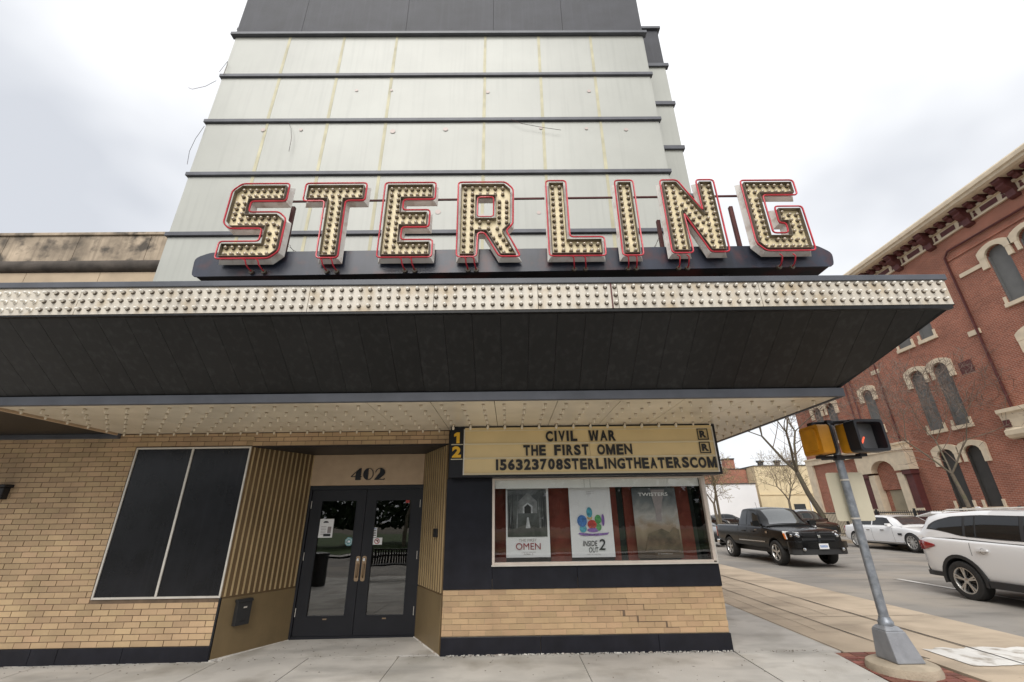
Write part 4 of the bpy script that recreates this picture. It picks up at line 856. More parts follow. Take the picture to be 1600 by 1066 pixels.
# ================================================================ SIGN BASE + LETTERS
sb = empty('sign_cabinet', (.1,4.8,4.15), 'long navy steel box with rounded ends carrying the big bulb letters', 'sign cabinet')
BY = 4.62
prof = rounded([(-3.84,4.455),(4.04,4.525),(4.07,4.72),(3.90,4.835),(-3.68,4.80),(-3.86,4.72)], .06, 3)
q = MB(); q.prism(ccw(prof), 1, BY, BY+.02, 'navy'); q.build('front_plate', sb, 30)
q = MB(); q.prism(ccw(offset(ccw(prof), -.012)), 1, BY+.02, 5.35, 'undersign'); q.build('box', sb, 30)
for x in (-2.35,.15,2.75): b1('support', (x-.04,4.75,4.13),(x+.04,5.3,4.50),'undersign', sb)
for x in (-3.0,-1.0,1.6,3.4): b1('plate_seam', (x-.004,BY-.003,4.54),(x+.004,BY,4.79),'undersign', sb)
q = MB(); q.tube([(-2.9,4.72,5.66),(3.15,4.72,5.70)], .017, 'rust', 6); q.build('tie_rod', sb)
for x, y0, z1 in ((-2.86,4.74,5.6),(2.02,4.76,5.35),(3.02,4.74,5.55),(-3.33,4.78,5.05)):
    q = MB(); q.box((x-.022,y0,4.7),(x+.022,y0+.045,z1),'rust'); q.build('upright', sb)
def chain(p0, p1, n=11):
    q = MB(); p0, p1 = Vector(p0), Vector(p1)
    for i in range(n):
        c = p0.lerp(p1,(i+.5)/n); d = (p1-p0)/n*.62; s_ = Vector((0,.012,0)) if i % 2 else Vector((.012,0,.008)); q.tube([c-d,c+s_,c+d,c-s_],.003,'undersign',4,closed=True)
    q.build('chain', sb)
chain((-2.83,4.75,5.0),(-2.6,5.2,4.8)); chain((1.98,4.75,5.05),(1.88,5.2,4.82))
RIM, FLO, BKY = 4.45, 4.505, 4.575
def letter(ch, label, poly, strokes, leads, holes=()):
    poly = ccw(poly); xs_ = [p[0] for p in poly]
    root = empty('sign_letter', ((min(xs_)+max(xs_))/2, BY, 4.64), label, 'sign letter', 'illuminated letters on the sign base')
    hol = [ccw(h) for h in holes]
    q = MB(); bo, bi = offset(poly,.050), offset(poly,.016)
    ho = [offset(h,-.03) for h in hol]
    q.prism(bi, 1, FLO+.012, FLO+.014, 'letterback', holes=ho)
    n = len(poly); A = [(x,FLO+.014,z) for x, z in bi]; B_ = [(x,BKY,z) for x, z in bo]
    q.add(A+B_, [(i,(i+1)%n,n+(i+1)%n,n+i) for i in range(n)], 'letterback')
    for h in ho:
        m_ = len(h); q.add([(x,FLO+.014,z) for x,z in h]+[(x,BKY,z) for x,z in h], [(i,(i+1)%m_,m_+(i+1)%m_,m_+i) for i in range(m_)], 'letterback')
    q.prism(bo, 1, BKY+.0005, BKY+.003, 'letterback', holes=ho)
    for zz in ((4.70,) if ch != 'G' else (4.74,)):
        for xx in (leads[0]-.02,leads[1]+.02): q.box((xx,BKY+.003,zz),(xx+.03,BY,zz+.05),'undersign')
    q.build('backing', root)
    q = MB()
    for lp, s_ in [(poly,-1)]+[(h,1) for h in hol]:
        ip = offset(lp, .005*s_); m_ = len(lp)
        for a, b in ((lp,lp),(ip,ip)): q.add([(x,RIM,z) for x,z in a]+[(x,FLO+.012,z) for x,z in a], [(i,(i+1)%m_,m_+(i+1)%m_,m_+i) for i in range(m_)], 'letterwall')
        q.add([(x,RIM,z) for x,z in lp]+[(x,RIM,z) for x,z in ip], [(i,(i+1)%m_,m_+(i+1)%m_,m_+i) for i in range(m_)], 'letterwall')
    q.build('return', root)
    q = MB(); q.prism(offset(poly,-.004), 1, FLO, FLO+.008, 'lettercream', holes=[offset(h,.004) for h in hol]); q.build('face', root)
    # neon outline with its two leads
    xa, xb = leads
    np_ = rounded(offset(poly,.036), .045, 3)
    k0 = min(range(len(np_)), key=lambda i: abs(np_[i][0]-(xa+xb)/2)+abs(np_[i][1]-4.6)*3)
    q = MB(); q.tube([(x,RIM+.012,z) for x, z in np_], .011, 'neon', 6, closed=True)
    for h in hol: q.tube([(x,RIM+.012,z) for x, z in rounded(offset(h,-.026),.035,3)], .009, 'neon', 6, closed=True)
    q.build('neon_tube', root, 60)
    for xx in (xa, xb):
        q = MB(); q.tube([(xx-.03,RIM+.012,4.605),(xx,RIM+.02,4.585),(xx+.005,RIM+.05,4.54),(xx+.015,RIM+.10,4.515),(xx+.02,BY-.02,4.51)], .009, 'neon', 6); q.build('neon_lead', root, 60)
        q = MB(); q.lathe([(.012,-.03),(.03,-.03),(.03,0),(.0,0)], 'socket', 10, (xx+.02,BY-.001,4.505), 1); q.build('grommet', root, 40)
    # bulbs in two rows along each stroke
    done = []
    for (x0,z0,x1,z1) in strokes:
        d = Vector((x1-x0,z1-z0)); L_ = d.length; d.normalize(); nn = Vector((-d.y,d.x)); c = max(1,round(L_/.088))
        for i in range(c+1):
            for s_ in (-1,1):
                p = Vector((x0,z0))+d*(L_*i/c)+nn*.046*s_
                if all((p-r_).length > .068 for r_ in done): done.append(p); pin('bulb', bL, (p.x,FLO,p.y), root, rot=(random.uniform(-.08,.08),0,random.uniform(-.08,.08)))
Zt, Zb = 5.70, 4.64
letter('S','red-outlined bulb letter S, first of the sign letters', [(-3.39,Zt),(-2.83,Zt),(-2.83,5.49),(-3.27,5.49),(-3.27,5.25),(-2.87,5.25),(-2.785,5.17),(-2.785,4.72),(-2.87,Zb),(-3.46,Zb),(-3.46,4.815),(-2.98,4.815),(-2.98,5.075),(-3.41,5.075),(-3.475,5.14),(-3.475,5.61)],
    [(-2.88,5.595,-3.37,5.595),(-3.37,5.52,-3.37,5.20),(-3.32,5.163,-2.9,5.163),(-2.885,5.08,-2.885,4.80),(-2.9,4.728,-3.41,4.728)], (-3.13,-2.98))
letter('T','red-outlined bulb letter T standing right of the S', [(-2.55,5.49),(-2.275,5.49),(-2.255,Zb),(-2.065,Zb),(-2.08,5.49),(-1.835,5.49),(-1.835,Zt),(-2.55,Zt)], [(-2.50,5.595,-1.88,5.595),(-2.17,5.45,-2.16,4.69)], (-2.22,-2.10))
letter('E','red-outlined bulb letter E between the T and the R', [(-1.53,Zb),(-.945,Zb),(-.945,4.82),(-1.335,4.82),(-1.335,5.075),(-1.0,5.075),(-1.0,5.265),(-1.345,5.265),(-1.345,5.50),(-.945,5.50),(-.945,Zt),(-1.53,Zt)], [(-1.43,5.65,-1.43,4.69),(-1.30,5.60,-.99,5.60),(-1.30,5.17,-1.05,5.17),(-1.30,4.73,-.99,4.73)], (-1.27,-1.15))
letter('R','red-outlined bulb letter R in the middle of the sign letters', [(-.575,Zb),(-.405,Zb),(-.395,4.985),(-.255,4.985),(-.075,Zb),(.105,Zb),(-.055,4.985),(.04,5.09),(.05,5.61),(-.03,Zt),(-.585,Zt)], [(-.485,5.65,-.485,4.69),(-.34,5.605,-.05,5.605),(-.045,5.52,-.05,5.12),(-.34,5.075,-.12,5.075),(-.17,4.98,.0,4.70)], (-.50,-.40), holes=[[(-.395,5.52),(-.395,5.165),(-.14,5.165),(-.14,5.52)]])
letter('L','red-outlined bulb letter L right of the R', [(.545,Zb),(1.155,Zb),(1.155,4.84),(.735,4.84),(.735,5.715),(.545,5.715)], [(.64,5.66,.64,4.70),(.78,4.74,1.11,4.74)], (.80,.94))
letter('I','red-outlined narrow bulb letter I between the L and the N', [(1.43,Zb),(1.61,Zb),(1.61,5.715),(1.44,5.715)], [(1.522,5.66,1.518,4.69)], (1.46,1.56))
letter('N','red-outlined bulb letter N between the I and the G', [(2.03,4.67),(2.22,4.67),(2.215,5.27),(2.49,4.68),(2.66,4.68),(2.66,5.715),(2.50,5.715),(2.49,5.20),(2.20,5.715),(2.03,5.715)], [(2.115,5.66,2.12,4.73),(2.58,5.66,2.575,4.73),(2.21,5.55,2.50,4.93)], (2.08,2.19))
letter('G','red-outlined bulb letter G, last of the sign letters', [(3.08,4.78),(3.16,4.69),(3.71,4.69),(3.71,5.28),(3.43,5.28),(3.43,5.095),(3.515,5.095),(3.515,4.875),(3.25,4.875),(3.25,5.53),(3.70,5.53),(3.70,Zt),(3.08,Zt)], [(3.66,5.612,3.13,5.612),(3.165,5.53,3.165,4.85),(3.17,4.782,3.66,4.782),(3.615,4.87,3.615,5.20),(3.57,5.19,3.48,5.19)], (3.32,3.48))

# ================================================================ PEDESTRIAN SIGNAL
PX, PY = 4.52, 6.13
ps = empty('pedestrian_signal', (PX,PY,0), 'galvanised pole with yellow and black pedestrian signals on a square cast base', 'pedestrian signal')
q = MB(); q.lathe([(.36,-.1),(.36,.03),(.345,.075),(.30,.095),(0,.10)], 'plinth', 28, (4.57,6.13,gz(4.5,6))); q.build('plinth', ps, 40)
q = MB(); h = .165; t = .115; z0, z1 = .09, .40
q.hexa([(PX-h+.05,PY-h,z0),(PX+h+.05,PY-h,z0),(PX+h+.05,PY+h,z0),(PX-h+.05,PY+h,z0),(PX-t,PY-t,z1),(PX+t,PY-t,z1),(PX+t,PY+t,z1),(PX-t,PY+t,z1)], 'castbase')
q.hexa([(PX-t,PY-t,z1),(PX+t,PY-t,z1),(PX+t,PY+t,z1),(PX-t,PY+t,z1),(PX-.075,PY-.075,z1+.045),(PX+.075,PY-.075,z1+.045),(PX+.075,PY+.075,z1+.045),(PX-.075,PY+.075,z1+.045)], 'castbase'); q.build('base', ps, bevel=.012)
q = MB(); q.lathe([(.075,.43),(.08,.45),(.08,.485),(.068,.50),(.062,.52),(.058,.53)], 'galv', 20, (PX,PY,0)); q.build('collar', ps, 40)
q = MB(); q.lathe([(.053,.43),(.050,1.6),(.047,2.86),(0,2.87)], 'galv', 20, (PX,PY,0)); pole = q.build('pole', ps, 40)
for z in (1.62,2.1): q = MB(); q.lathe([(.049,z),(.054,z+.004),(.054,z+.02),(.049,z+.024)], 'alu', 16, (PX,PY,0)); q.build('strap', pole, 40)
def head(x, y, rz, lens, name='signal_head', vd=.24, w=.195):
    """housing facing local -Y"""
    L = Matrix.Translation((x,y,0)) @ Matrix.Rotation(rz,4,'Z')
    def tr(q): q.v = [tuple(L @ Vector(v)) for v in q.v]; return q
    z0, z1 = 2.45, 2.84
    q = MB(); q.prism(rounded([(-w,z0),(w,z0),(w,z1),(-w,z1)],.04,3), 1, -.06, .10, 'signalyellow'); q.prism(rounded([(-w+.05,z0+.05),(w-.05,z0+.05),(w-.05,z1-.05),(-w+.05,z1-.05)],.04,3), 1, .10, .13, 'signalyellow'); hd = tr(q).build(name, ps, 35)
    q = MB(); R0 = rounded([(-w-.012,z0-.012),(w+.012,z0-.012),(w+.012,z1+.012),(-w-.012,z1+.012)],.05,3); R1 = rounded([(-w+.022,z0+.022),(w-.022,z0+.022),(w-.022,z1-.022),(-w+.022,z1-.022)],.035,3)
    q.prism(R0, 1, -vd, -.062, 'signalblack', holes=[R1]); tr(q).build('visor', hd, 35)
    q = MB(); q.box((-w+.02,-.085,z0+.02),(w-.02,-.063,z1-.02),'signalface'); ln = tr(q).build('lens', hd)
    if lens:
        q = MB(); cx, cz = -.085, 2.62
        for a, l_ in ((-.3,.10),(-.1,.12),(.1,.12),(.3,.10)): q.tube([(cx+sin(a)*.03,-.088,cz),(cx+sin(a)*.03+sin(a)*l_*.5,-.088,cz+l_)], .011, 'hand', 5)
        q.prism(rounded([(cx-.05,cz-.09),(cx+.045,cz-.09),(cx+.05,cz+.02),(cx-.055,cz+.02)],.02), 1, -.092, -.086, 'hand'); q.tube([(cx+.05,-.088,cz-.06),(cx+.10,-.088,cz+.02)], .011, 'hand', 5); tr(q).build('hand_symbol', ln)
    for zz in (z0-.05, z1+.012):
        q = MB(); q.box((-.05,-.02,zz),(.05,.06,zz+.04),'signalblack'); tr(q).build('hinge_block', hd)
head(4.74, 5.97, radians(4), True)
head(4.33, 6.17, radians(90), False, vd=.09, w=.205)
q = MB()
for z in (2.40,2.875):
    q.tube([(4.30,6.15,z),(PX,6.10,z+.005),(4.74,6.0,z)], .026, 'signalblack', 8); q.lathe([(.066,z-.03),(.072,z-.02),(.072,z+.02),(.066,z+.03)], 'signalblack', 14, (PX,PY,0)); q.box((PX-.09,PY-.10,z-.02),(PX-.03,PY-.05,z+.03),'signalblack')
q.build('bracket', ps, 35)
q = MB(); q.prism(rounded([(-.255,1.60),(.255,1.60),(.255,2.215),(-.255,2.215)],.04,4), 1, 0, .004, 'signback'); q.v = [(4.585+v[0], PY+.075+v[1], v[2]) for v in q.v]; o = q.build('traffic_sign'); tag(o, 'cream back of a round-cornered traffic sign strapped behind the signal pole', 'sign')

# ================================================================ BRICK HALL across the side street
XB = 21.5
bh = empty('brick_hall', (XB,18,.4), 'large red brick three storey hall with cream trim and boarded windows across the street', 'building')
wins = []     # y0, y1, z0, spring, top, pane
for yc in (21.2, 15.55):
    for y0, y1 in ((yc+.22,yc+1.05),(yc-1.08,yc-.30)):
        wins.append((y0,y1,5.53,8.30,8.63,'boarded',yc)); wins.append((y0,y1,9.97,12.25,12.6,'boarded',yc)); 
        if yc > 18: wins.append((y0,y1,1.9,4.3,4.58,'darkboard',yc))
wins += [(24.9,25.65,6.12,8.32,8.55,'boarded',25.25),(24.85,25.65,9.97,12.25,12.6,'boarded',25.25)]
for z0, sp, tp in ((6.12,8.3,8.56),(9.97,12.25,12.6)): wins += [(29.5,30.28,z0,sp,tp,'boarded',29.2),(28.15,28.95,z0,sp,tp,'boarded',29.2)]
def archpoly(y0, y1, z0, sp, tp, n=8):
    c = (y0+y1)/2; r = (y1-y0)/2
    return [(y0,z0),(y1,z0)]+[(c+r*cos(pi*i/n), sp+(tp-sp)*sin(pi*i/n)) for i in range(n+1)]
wall = MB(); wall.box((XB,6,-.5),(XB+12,32.3,15.3),'redbrick'); wo = wall.build('wall', bh)
cut = MB()
for y0,y1,z0,sp,tp,k,yc in wins: cut.prism(archpoly(y0,y1,z0,sp,tp), 0, XB-.1, XB+.22, 'redbrick')
cut.box((XB-.1,24.62,.2),(XB+.9,26.2,3.5),'redbrick')
cme = cut.mesh('cutter'); cobj = bpy.data.objects.new('cutter', cme); col.objects.link(cobj)
def boolean(o, c, op='DIFFERENCE'):
    m_ = o.modifiers.new('b','BOOLEAN'); m_.operation = op; m_.object = c; m_.solver = 'EXACT'
    dg = bpy.context.evaluated_depsgraph_get(); dg.update(); me = bpy.data.meshes.new_from_object(o.evaluated_get(dg)); o.modifiers.clear(); o.data = me
boolean(wo, cobj); bpy.data.objects.remove(cobj)
for y0,y1,z0,sp,tp,k,yc in wins:
    q = MB(); q.prism(archpoly(y0+.005,y1-.005,z0+.005,sp,tp-.005), 0, XB+.13, XB+.16, k); wn = q.build('window', bh)
    q = MB(); q.box((XB-.10,y0-.12,z0-.17),(XB+.12,y1+.12,z0-.005),'creamstone'); q.box((XB-.06,y0-.10,z0-.004),(XB+.0,y0-.0,z0+.30),'creamstone'); q.box((XB-.06,y1+.0,z0-.004),(XB+.0,y1+.10,z0+.30),'creamstone'); q.build('sill', wn)
    q = MB(); q.box((XB+.05,y0+.0,z0),(XB+.13,y0+.05,sp),k); q.box((XB+.05,y1-.05,z0),(XB+.13,y1,sp),k); q.build('frame', wn)
# hoods: cream arches over pairs, with dropped ends
def hood(y0, y1, sp, tp, drop=.45, wid=.28):
    c = (y0+y1)/2; r = (y1-y0)/2; n = 8; q = MB()
    o_ = [(c+(r+wid)*(1-2*i/n), sp+.34+(tp-sp)*.62*sin(pi*i/n)) for i in range(n+1)]; o_[0] = (c+r+wid, sp+.30); o_[-1] = (c-r-wid, sp+.30)
    q.prism(ccw([(c+r,sp),(c+r+wid,sp),(c+r+wid,sp+.30)]), 0, XB-.10, XB+.02, 'creamstone'); q.prism(ccw([(c-r,sp),(c-r-wid,sp),(c-r-wid,sp+.30)]), 0, XB-.10, XB+.02, 'creamstone'); i_ = [(c+r*cos(pi*i/n), sp+(tp-sp)*sin(pi*i/n)) for i in range(n+1)]
    for i in range(n): q.prism(ccw([o_[i],o_[i+1],i_[i+1],i_[i]]), 0, XB-.10, XB+.02, 'creamstone')
    return q
for yc in (21.2,15.55,29.2):
    for sp, tp, z0 in ((8.30,8.63,5.5),(12.25,12.6,9.9),(4.3,4.58,1.9)):
        if sp < 5 and yc != 21.2: continue
        prs = [w_ for w_ in wins if w_[6] == yc and abs(w_[3]-sp) < .05]
        for w_ in prs:
            q = hood(w_[0], w_[1], w_[3], w_[4]); 
            q.box((XB-.09,w_[1]+.01,w_[3]-.5),(XB+.01,w_[1]+.27,w_[3]),'creamstone') if w_ is prs[0] else q.box((XB-.09,w_[1]+.01,w_[3]-.42),(XB+.01,w_[1]+.14,w_[3]+.02),'creamstone')
            q.box((XB-.09,w_[0]-.27,w_[3]-.5),(XB+.01,w_[0]-.01,w_[3]),'creamstone') if w_ is prs[-1] else q.box((XB-.09,w_[0]-.2,w_[3]-.42),(XB+.01,w_[0]-.01,w_[3]+.02),'creamstone')
            q.build('window_hood', bh)
        if sp > 10: 
            b1('string_course', (XB-.06,prs[0][1]+.29,11.95),(XB+.01,prs[0][1]+1.3,12.13),'creamstone', bh)
for z, t in ((8.32,8.55),(12.25,12.6)):
    q = hood(24.9,25.65,z,t); q.box((XB-.09,25.66,z-.45),(XB+.01,25.92,z),'creamstone'); q.box((XB-.09,24.63,z-.45),(XB+.01,24.89,z),'creamstone'); q.build('window_hood', bh)
# cornice
q = MB(); CXp = [(XB-.9,15.22),(XB-.9,15.05),(XB-.82,15.0),(XB-.80,14.9),(XB-.66,14.84),(XB-.05,14.84),(XB-.05,15.35),(XB-.5,15.4),(XB-.86,15.30)]
q.grid([[(x,y,z) for y in (5.5,32.8)] for x,z in CXp+[CXp[0]]], 'creamstone'); q.add([(x,32.8,z) for x,z in CXp],[tuple(range(len(CXp)))],'creamstone'); q.build('cornice', bh)
q = MB(); q.box((XB-.12,6,14.10),(XB+.01,32.4,14.16),'creamstone'); q.box((XB-.16,6,14.56),(XB+.01,32.4,14.68),'creamstone'); q.build('frieze_moulding', bh)
yb_ = 16.55; k = -5
ys_ = [yb_+1.955*i for i in range(-5,9)]
for i, y in enumerate(ys_):
    q = MB(); prof = [(XB,15.0),(XB-.62,15.0),(XB-.62,14.72),(XB-.5,14.62),(XB-.55,14.5),(XB-.42,14.36),(XB-.25,14.28),(XB-.22,14.0),(XB-.1,13.94),(XB,13.94)]
    q.prism([(a,b) for a,b in prof], 1, y-.17, y+.17, 'maroon'); q.box((XB-.66,y-.19,14.84-.02),(XB-.02,y+.19,14.9),'maroon'); q.build('bracket', bh)
    if i == len(ys_)-1: break
    b1('frieze_panel', (XB-.06,y+.18,14.165),(XB+.01,y+1.77,14.555),'creamstone', bh)
    b1('frieze_inset', (XB-.075,y+.62,14.24),(XB-.061,y+1.34,14.48),'maroon', bh)
    for yy in (y+.36,y+1.6):
        q = MB(); q.lathe([(.06,0),(.06,.014),(0,.014)], 'maroon', 8, (XB-.075,yy,14.45), 0); q.prism([(yy-.08,14.22),(yy+.08,14.22),(yy+.05,14.38),(yy-.05,14.38)], 0, XB-.075, XB-.061, 'maroon'); q.build('frieze_inset', bh)
    for f in (.5,.98,1.46):
        q = MB(); q.prism([(XB-.0,14.83),(XB-.5,14.83),(XB-.5,14.72),(XB-.36,14.68),(XB-.3,14.58),(XB,14.56)], 1, y+f-.12, y+f+.12, 'maroon'); q.build('dentil', bh)
q = MB(); q.box((XB-.05,6,12.98),(XB+.01,18.2,13.1),'redbrick'); q.build('brick_band', bh)
q = MB(); q.tube([(XB-.09,14.0,13.35),(XB-.09,17.9,13.45),(XB-.09,18.15,13.2),(XB-.09,18.15,.6)], .05, 'maroon', 6); q.build('downpipe', bh, 60)
for y, zt in ((24.1,13.0),(26.3,13.0),(26.75,13.0)): q = MB(); q.tube([(XB-.06,y,zt),(XB-.06,y,4.0 if y < 25 else 5.4)], .04, 'maroon', 6); q.build('downpipe', bh, 60)
for y in (18.33,24.22): b1('block', (XB-.06,y-.26,9.23),(XB+.01,y+.28,9.46),'creamstone', bh)
b1('vent_patch', (XB-.02,19.0,8.3 if False else 7.72),(XB+.01,19.62,8.28),'maroon', bh)
# belt course, corner, portal
q = MB(); q.box((XB-.14,23.7,4.86),(XB+.01,32.4,5.2),'creamstone'); q.box((XB-.2,23.65,5.2),(XB+.01,32.45,5.3),'creamstone'); q.build('belt_course', bh)
b1('corner_pilaster', (XB-.12,31.75,.3),(XB+.01,32.38,4.86),'creamstone', bh)
b1('plinth_course', (XB-.08,6,.2),(XB+.01,32.4,1.78),'creamstone', bh)
PT = empty('portal', (XB,25.4,.4), None, None); PT.parent = bh; PT.matrix_parent_inverse = Matrix.Translation(-Vector(bh.location)); 
def pbox(name, a, b, k): q = MB(); q.box(a, b, k); return q.build(name, bh)
bpy.data.objects.remove(PT)
for y0, y1 in ((26.2,26.62),(24.2,24.62)): pbox('pilaster', (XB-.42,y0,.4),(XB+.01,y1,3.72),'creamstone')
for y0, y1 in ((26.66,27.14),(23.72,24.16)): pbox('column', (XB-.36,y0,.9),(XB+.01,y1,3.6),'maroon'); pbox('capital', (XB-.46,y0-.06,3.60),(XB+.01,y1+.06,3.82),'maroon'); pbox('base', (XB-.46,y0-.08,.4),(XB+.01,y1+.08,.9),'creamstone'); pbox('base', (XB-.42,y0-.05,1.80),(XB-.361,y1+.05,1.92),'creamstone')
q = MB(); c = 25.41; n = 10
o_ = [(23.62,3.83),(23.62,4.75),(24.3,4.84),(27.2,4.84),(27.2,3.83)]; i_ = [(c+.82*cos(pi*(1-i/n)), 3.83+.62*sin(pi*i/n)) for i in range(n+1)]
q.prism(ccw([(23.62,3.83)]+[(23.62,4.84),(27.22,4.84),(27.22,3.83)]+[(p[0],p[1]) for p in reversed(i_)]), 0, XB-.5, XB+.01, 'creamstone'); q.build('arch', bh)
pbox('drip_moulding', (XB-.56,23.56,4.84),(XB+.01,27.28,4.93),'creamstone')
q = MB(); q.prism([(24.62,2.9),(26.2,2.9),(26.2,3.83)]+[(p[0],p[1]) for p in reversed(i_)]+[(24.62,3.83)], 0, XB-.12, XB+.1, 'redbrick'); q.build('infill', bh)
pbox('door', (XB-.02,24.64,.4),(XB+.12,25.9,2.88),'beigedoor'); pbox('infill', (XB-.02,25.9,.4),(XB+.1,26.2,2.9),'redbrick')
# entablature of the main entrance at the right edge
q = MB(); q.prism(ccw([(XB,5.75),(XB-.45,5.75),(XB-.45,5.6),(XB-.36,5.52),(XB-.32,5.3),(XB-.3,4.95),(XB-.42,4.86),(XB-.42,4.68),(XB-.3,4.56),(XB,4.5)]), 1, 10, 18.55, 'creamstone'); q.build('entablature', bh)
pbox('tablet', (XB-.34,18.25,5.0),(XB-.301,18.52,5.3),'maroon'); pbox('quoin', (XB-.1,18.25,4.55 if False else 3.2),(XB+.01,18.5,4.5),'redbrick')
# railings: single pickets
fe = empty('iron_railing', (20.3,23,.4), 'black iron picket railing in front of the brick hall', 'railing')
q = MB(); q.box((20.29,16,1.70),(20.33,31,1.75),'iron'); q.box((20.29,16,.55),(20.33,31,.59),'iron'); q.build('rail', fe)
q = MB(); q.box((-.009,-.009,0),(.009,.009,1.42),'iron'); pk = q.mesh('picket')
for i in range(110): pin('picket', pk, (20.31,16.2+i*.13,.40), fe)
for i in range(7): b1('post', (20.27,16+i*2.45,.3),(20.35,16.07+i*2.45,1.9),'iron', fe)

# ================================================================ FAR BUILDINGS
def far_building(name, label, x0, x1, y0, z1, k, depth=14, extra=None):
    r = empty(name, ((x0+x1)/2,y0,.5), label, 'building'); b1('wall', (x0,y0,-.3),(x1,y0+depth,z1),k, r); b1('roof', (x0-.05,y0-.08,z1),(x1+.05,y0+depth,z1+.12),'roofing', r); return r
f1 = far_building('far_building', 'far red brick building with a chimney behind the white wall', 23.0, 31.4, 60, 7.35, 'redbrick')
q = MB(); q.box((29.3,61,7.47),(30.6,62,8.75),'redbrick'); q.box((29.25,60.9,8.75),(30.65,62.1,8.9),'roofing'); q.build('chimney', f1)
f2 = far_building('far_building', 'far pale cream building behind the parked cars', 31.5, 52, 58, 7.5, 'farcream')
for x in (33,35.2,37): q = MB(); q.lathe([(.35,7.62),(.35,8.1),(.5,8.1),(.5,8.3),(0,8.35)], 'roofing', 10, (x,59,0)); q.build('roof_vent', f2)
for x in (35.5,38.5): b1('window', (x,57.93,1.8),(x+1.4,58.0,2.9),'tint', f2)
b1('ledge', (31.5,57.9,4.0),(52,58.0,4.15),'farcream', f2); q = MB(); q.tube([(37.6,57.9,.5),(37.6,57.9,5)],.07,'farwhite',6); q.build('downpipe', f2)
f3 = far_building('far_building', 'far low white rendered building left of the cream one', 18, 30.4, 56.5, 5.25, 'farwhite', 3)
for x, y, h_ in ((20.6,46,5.2),(18.4,44,5.0)): 
    q = MB(); q.lathe([(.14,0),(.11,h_),(0,h_+.02)], 'bark' if x > 20 else 'alu', 8, (x,y,gz(x,y))); tag(q.build('utility_pole', smooth=40), 'brown wooden pole beside the far budding tree' if x > 20 else 'pale metal pole left of the far budding tree', 'pole')

# ================================================================ TREES
def tree(name, label, x, y, z, H, seed, r0=.11, buds=0, spread=.62, first=.34, lean=(0,0), depth=6, twk=1.0, fat=1.0):
    rnd = random.Random(seed); tb = MB(); br_ = MB(); tips = []
    def grow(p, d, L_, r, lev):
        n = 3 if lev < 3 else 2; pts = [p]; rs = [r]; dd = d.copy()
        for i in range(n):
            dd = (dd + Vector((rnd.gauss(0,.10),rnd.gauss(0,.10),rnd.gauss(.03,.06)))).normalized(); pts.append(pts[-1]+dd*L_/n); rs.append(max(.0075*fat, r*(1-.32*(i+1)/n)))
        (tb if lev == 0 else br_).tube(pts, rs, 'bark' if lev < 4 else 'twig', 7 if lev < 2 else (4 if lev < 4 else 3), cap=False)
        e = pts[-1]
        if lev >= depth: tips.append((e, dd)); return
        kk = 3 if lev < 3 else rnd.choice((2,2,3))
        a0 = rnd.random()*6.28
        for i in range(kk):
            a = a0+6.283*i/kk+rnd.gauss(0,.3); u = dd.orthogonal().normalized(); v = dd.cross(u); s_ = spread*(1+rnd.gauss(0,.25)) if lev else spread*.85
            nd = (dd*cos(s_)+(u*cos(a)+v*sin(a))*sin(s_)+Vector((0,0,.06))).normalized()
            grow(e, nd, L_*rnd.uniform(.66,.86)*(1 if lev else twk), rs[-1]*rnd.uniform(.58,.74), lev+1)
        for q_ in pts[1:-1]:
            if lev >= 1 and rnd.random() < .95:
                u = dd.orthogonal().normalized(); a = rnd.random()*6.28; v = dd.cross(u); nd = (dd*.6+(u*cos(a)+v*sin(a))*.8).normalized(); grow(q_, nd, L_*.6, r*.4, max(lev+2, depth-2) if lev+2 <= depth else depth)
    root = empty(name, (x,y,z), label, 'tree')
    grow(Vector((x,y,z-.05)), Vector((lean[0],lean[1],1)).normalized(), H*first, r0, 0)
    tb.build('trunk', root, 60); br_.build('crown', root, 60)
    if buds:
        q = MB()
        for e, d in tips:
            for i in range(buds):
                c = e - d*rnd.random()*.3 + Vector((rnd.gauss(0,.05),rnd.gauss(0,.05),rnd.gauss(0,.05))); u = Vector((rnd.gauss(0,1),rnd.gauss(0,1),rnd.gauss(0,1))).normalized()*.03; u = u*1.5; v = u.orthogonal().normalized()*.033
                q.add([c-u,c+v,c+u,c-v], [(0,1,2,3)], 'bud')
        o = q.build('buds', root); o['kind'] = 'stuff'
    return root
tree('bare_tree', 'bare young tree in front of the brick hall above the white car', 20.0, 20.0, .4, 6.4, 11, .10, 0, .70, .46, (.0,.03), 7, .80)
tree('bare_tree', 'tall bare tree at the far corner of the brick hall', 20.2, 30.0, .4, 11.5, 5, .2, 0, .62, .36, (-.05,.10), 7, 1.0, 1.7)
tree('budding_tree', 'small budding tree beside the far white wall', 19.9, 45, .4, 8.0, 21, .16, 5, .66, .30, (-.03,0), 6, .85, 1.6)
tree('budding_tree', 'budding tree in front of the far cream building', 30, 50, .4, 9.2, 31, .17, 3, .66, .30, (0,0), 6, .85, 1.6)

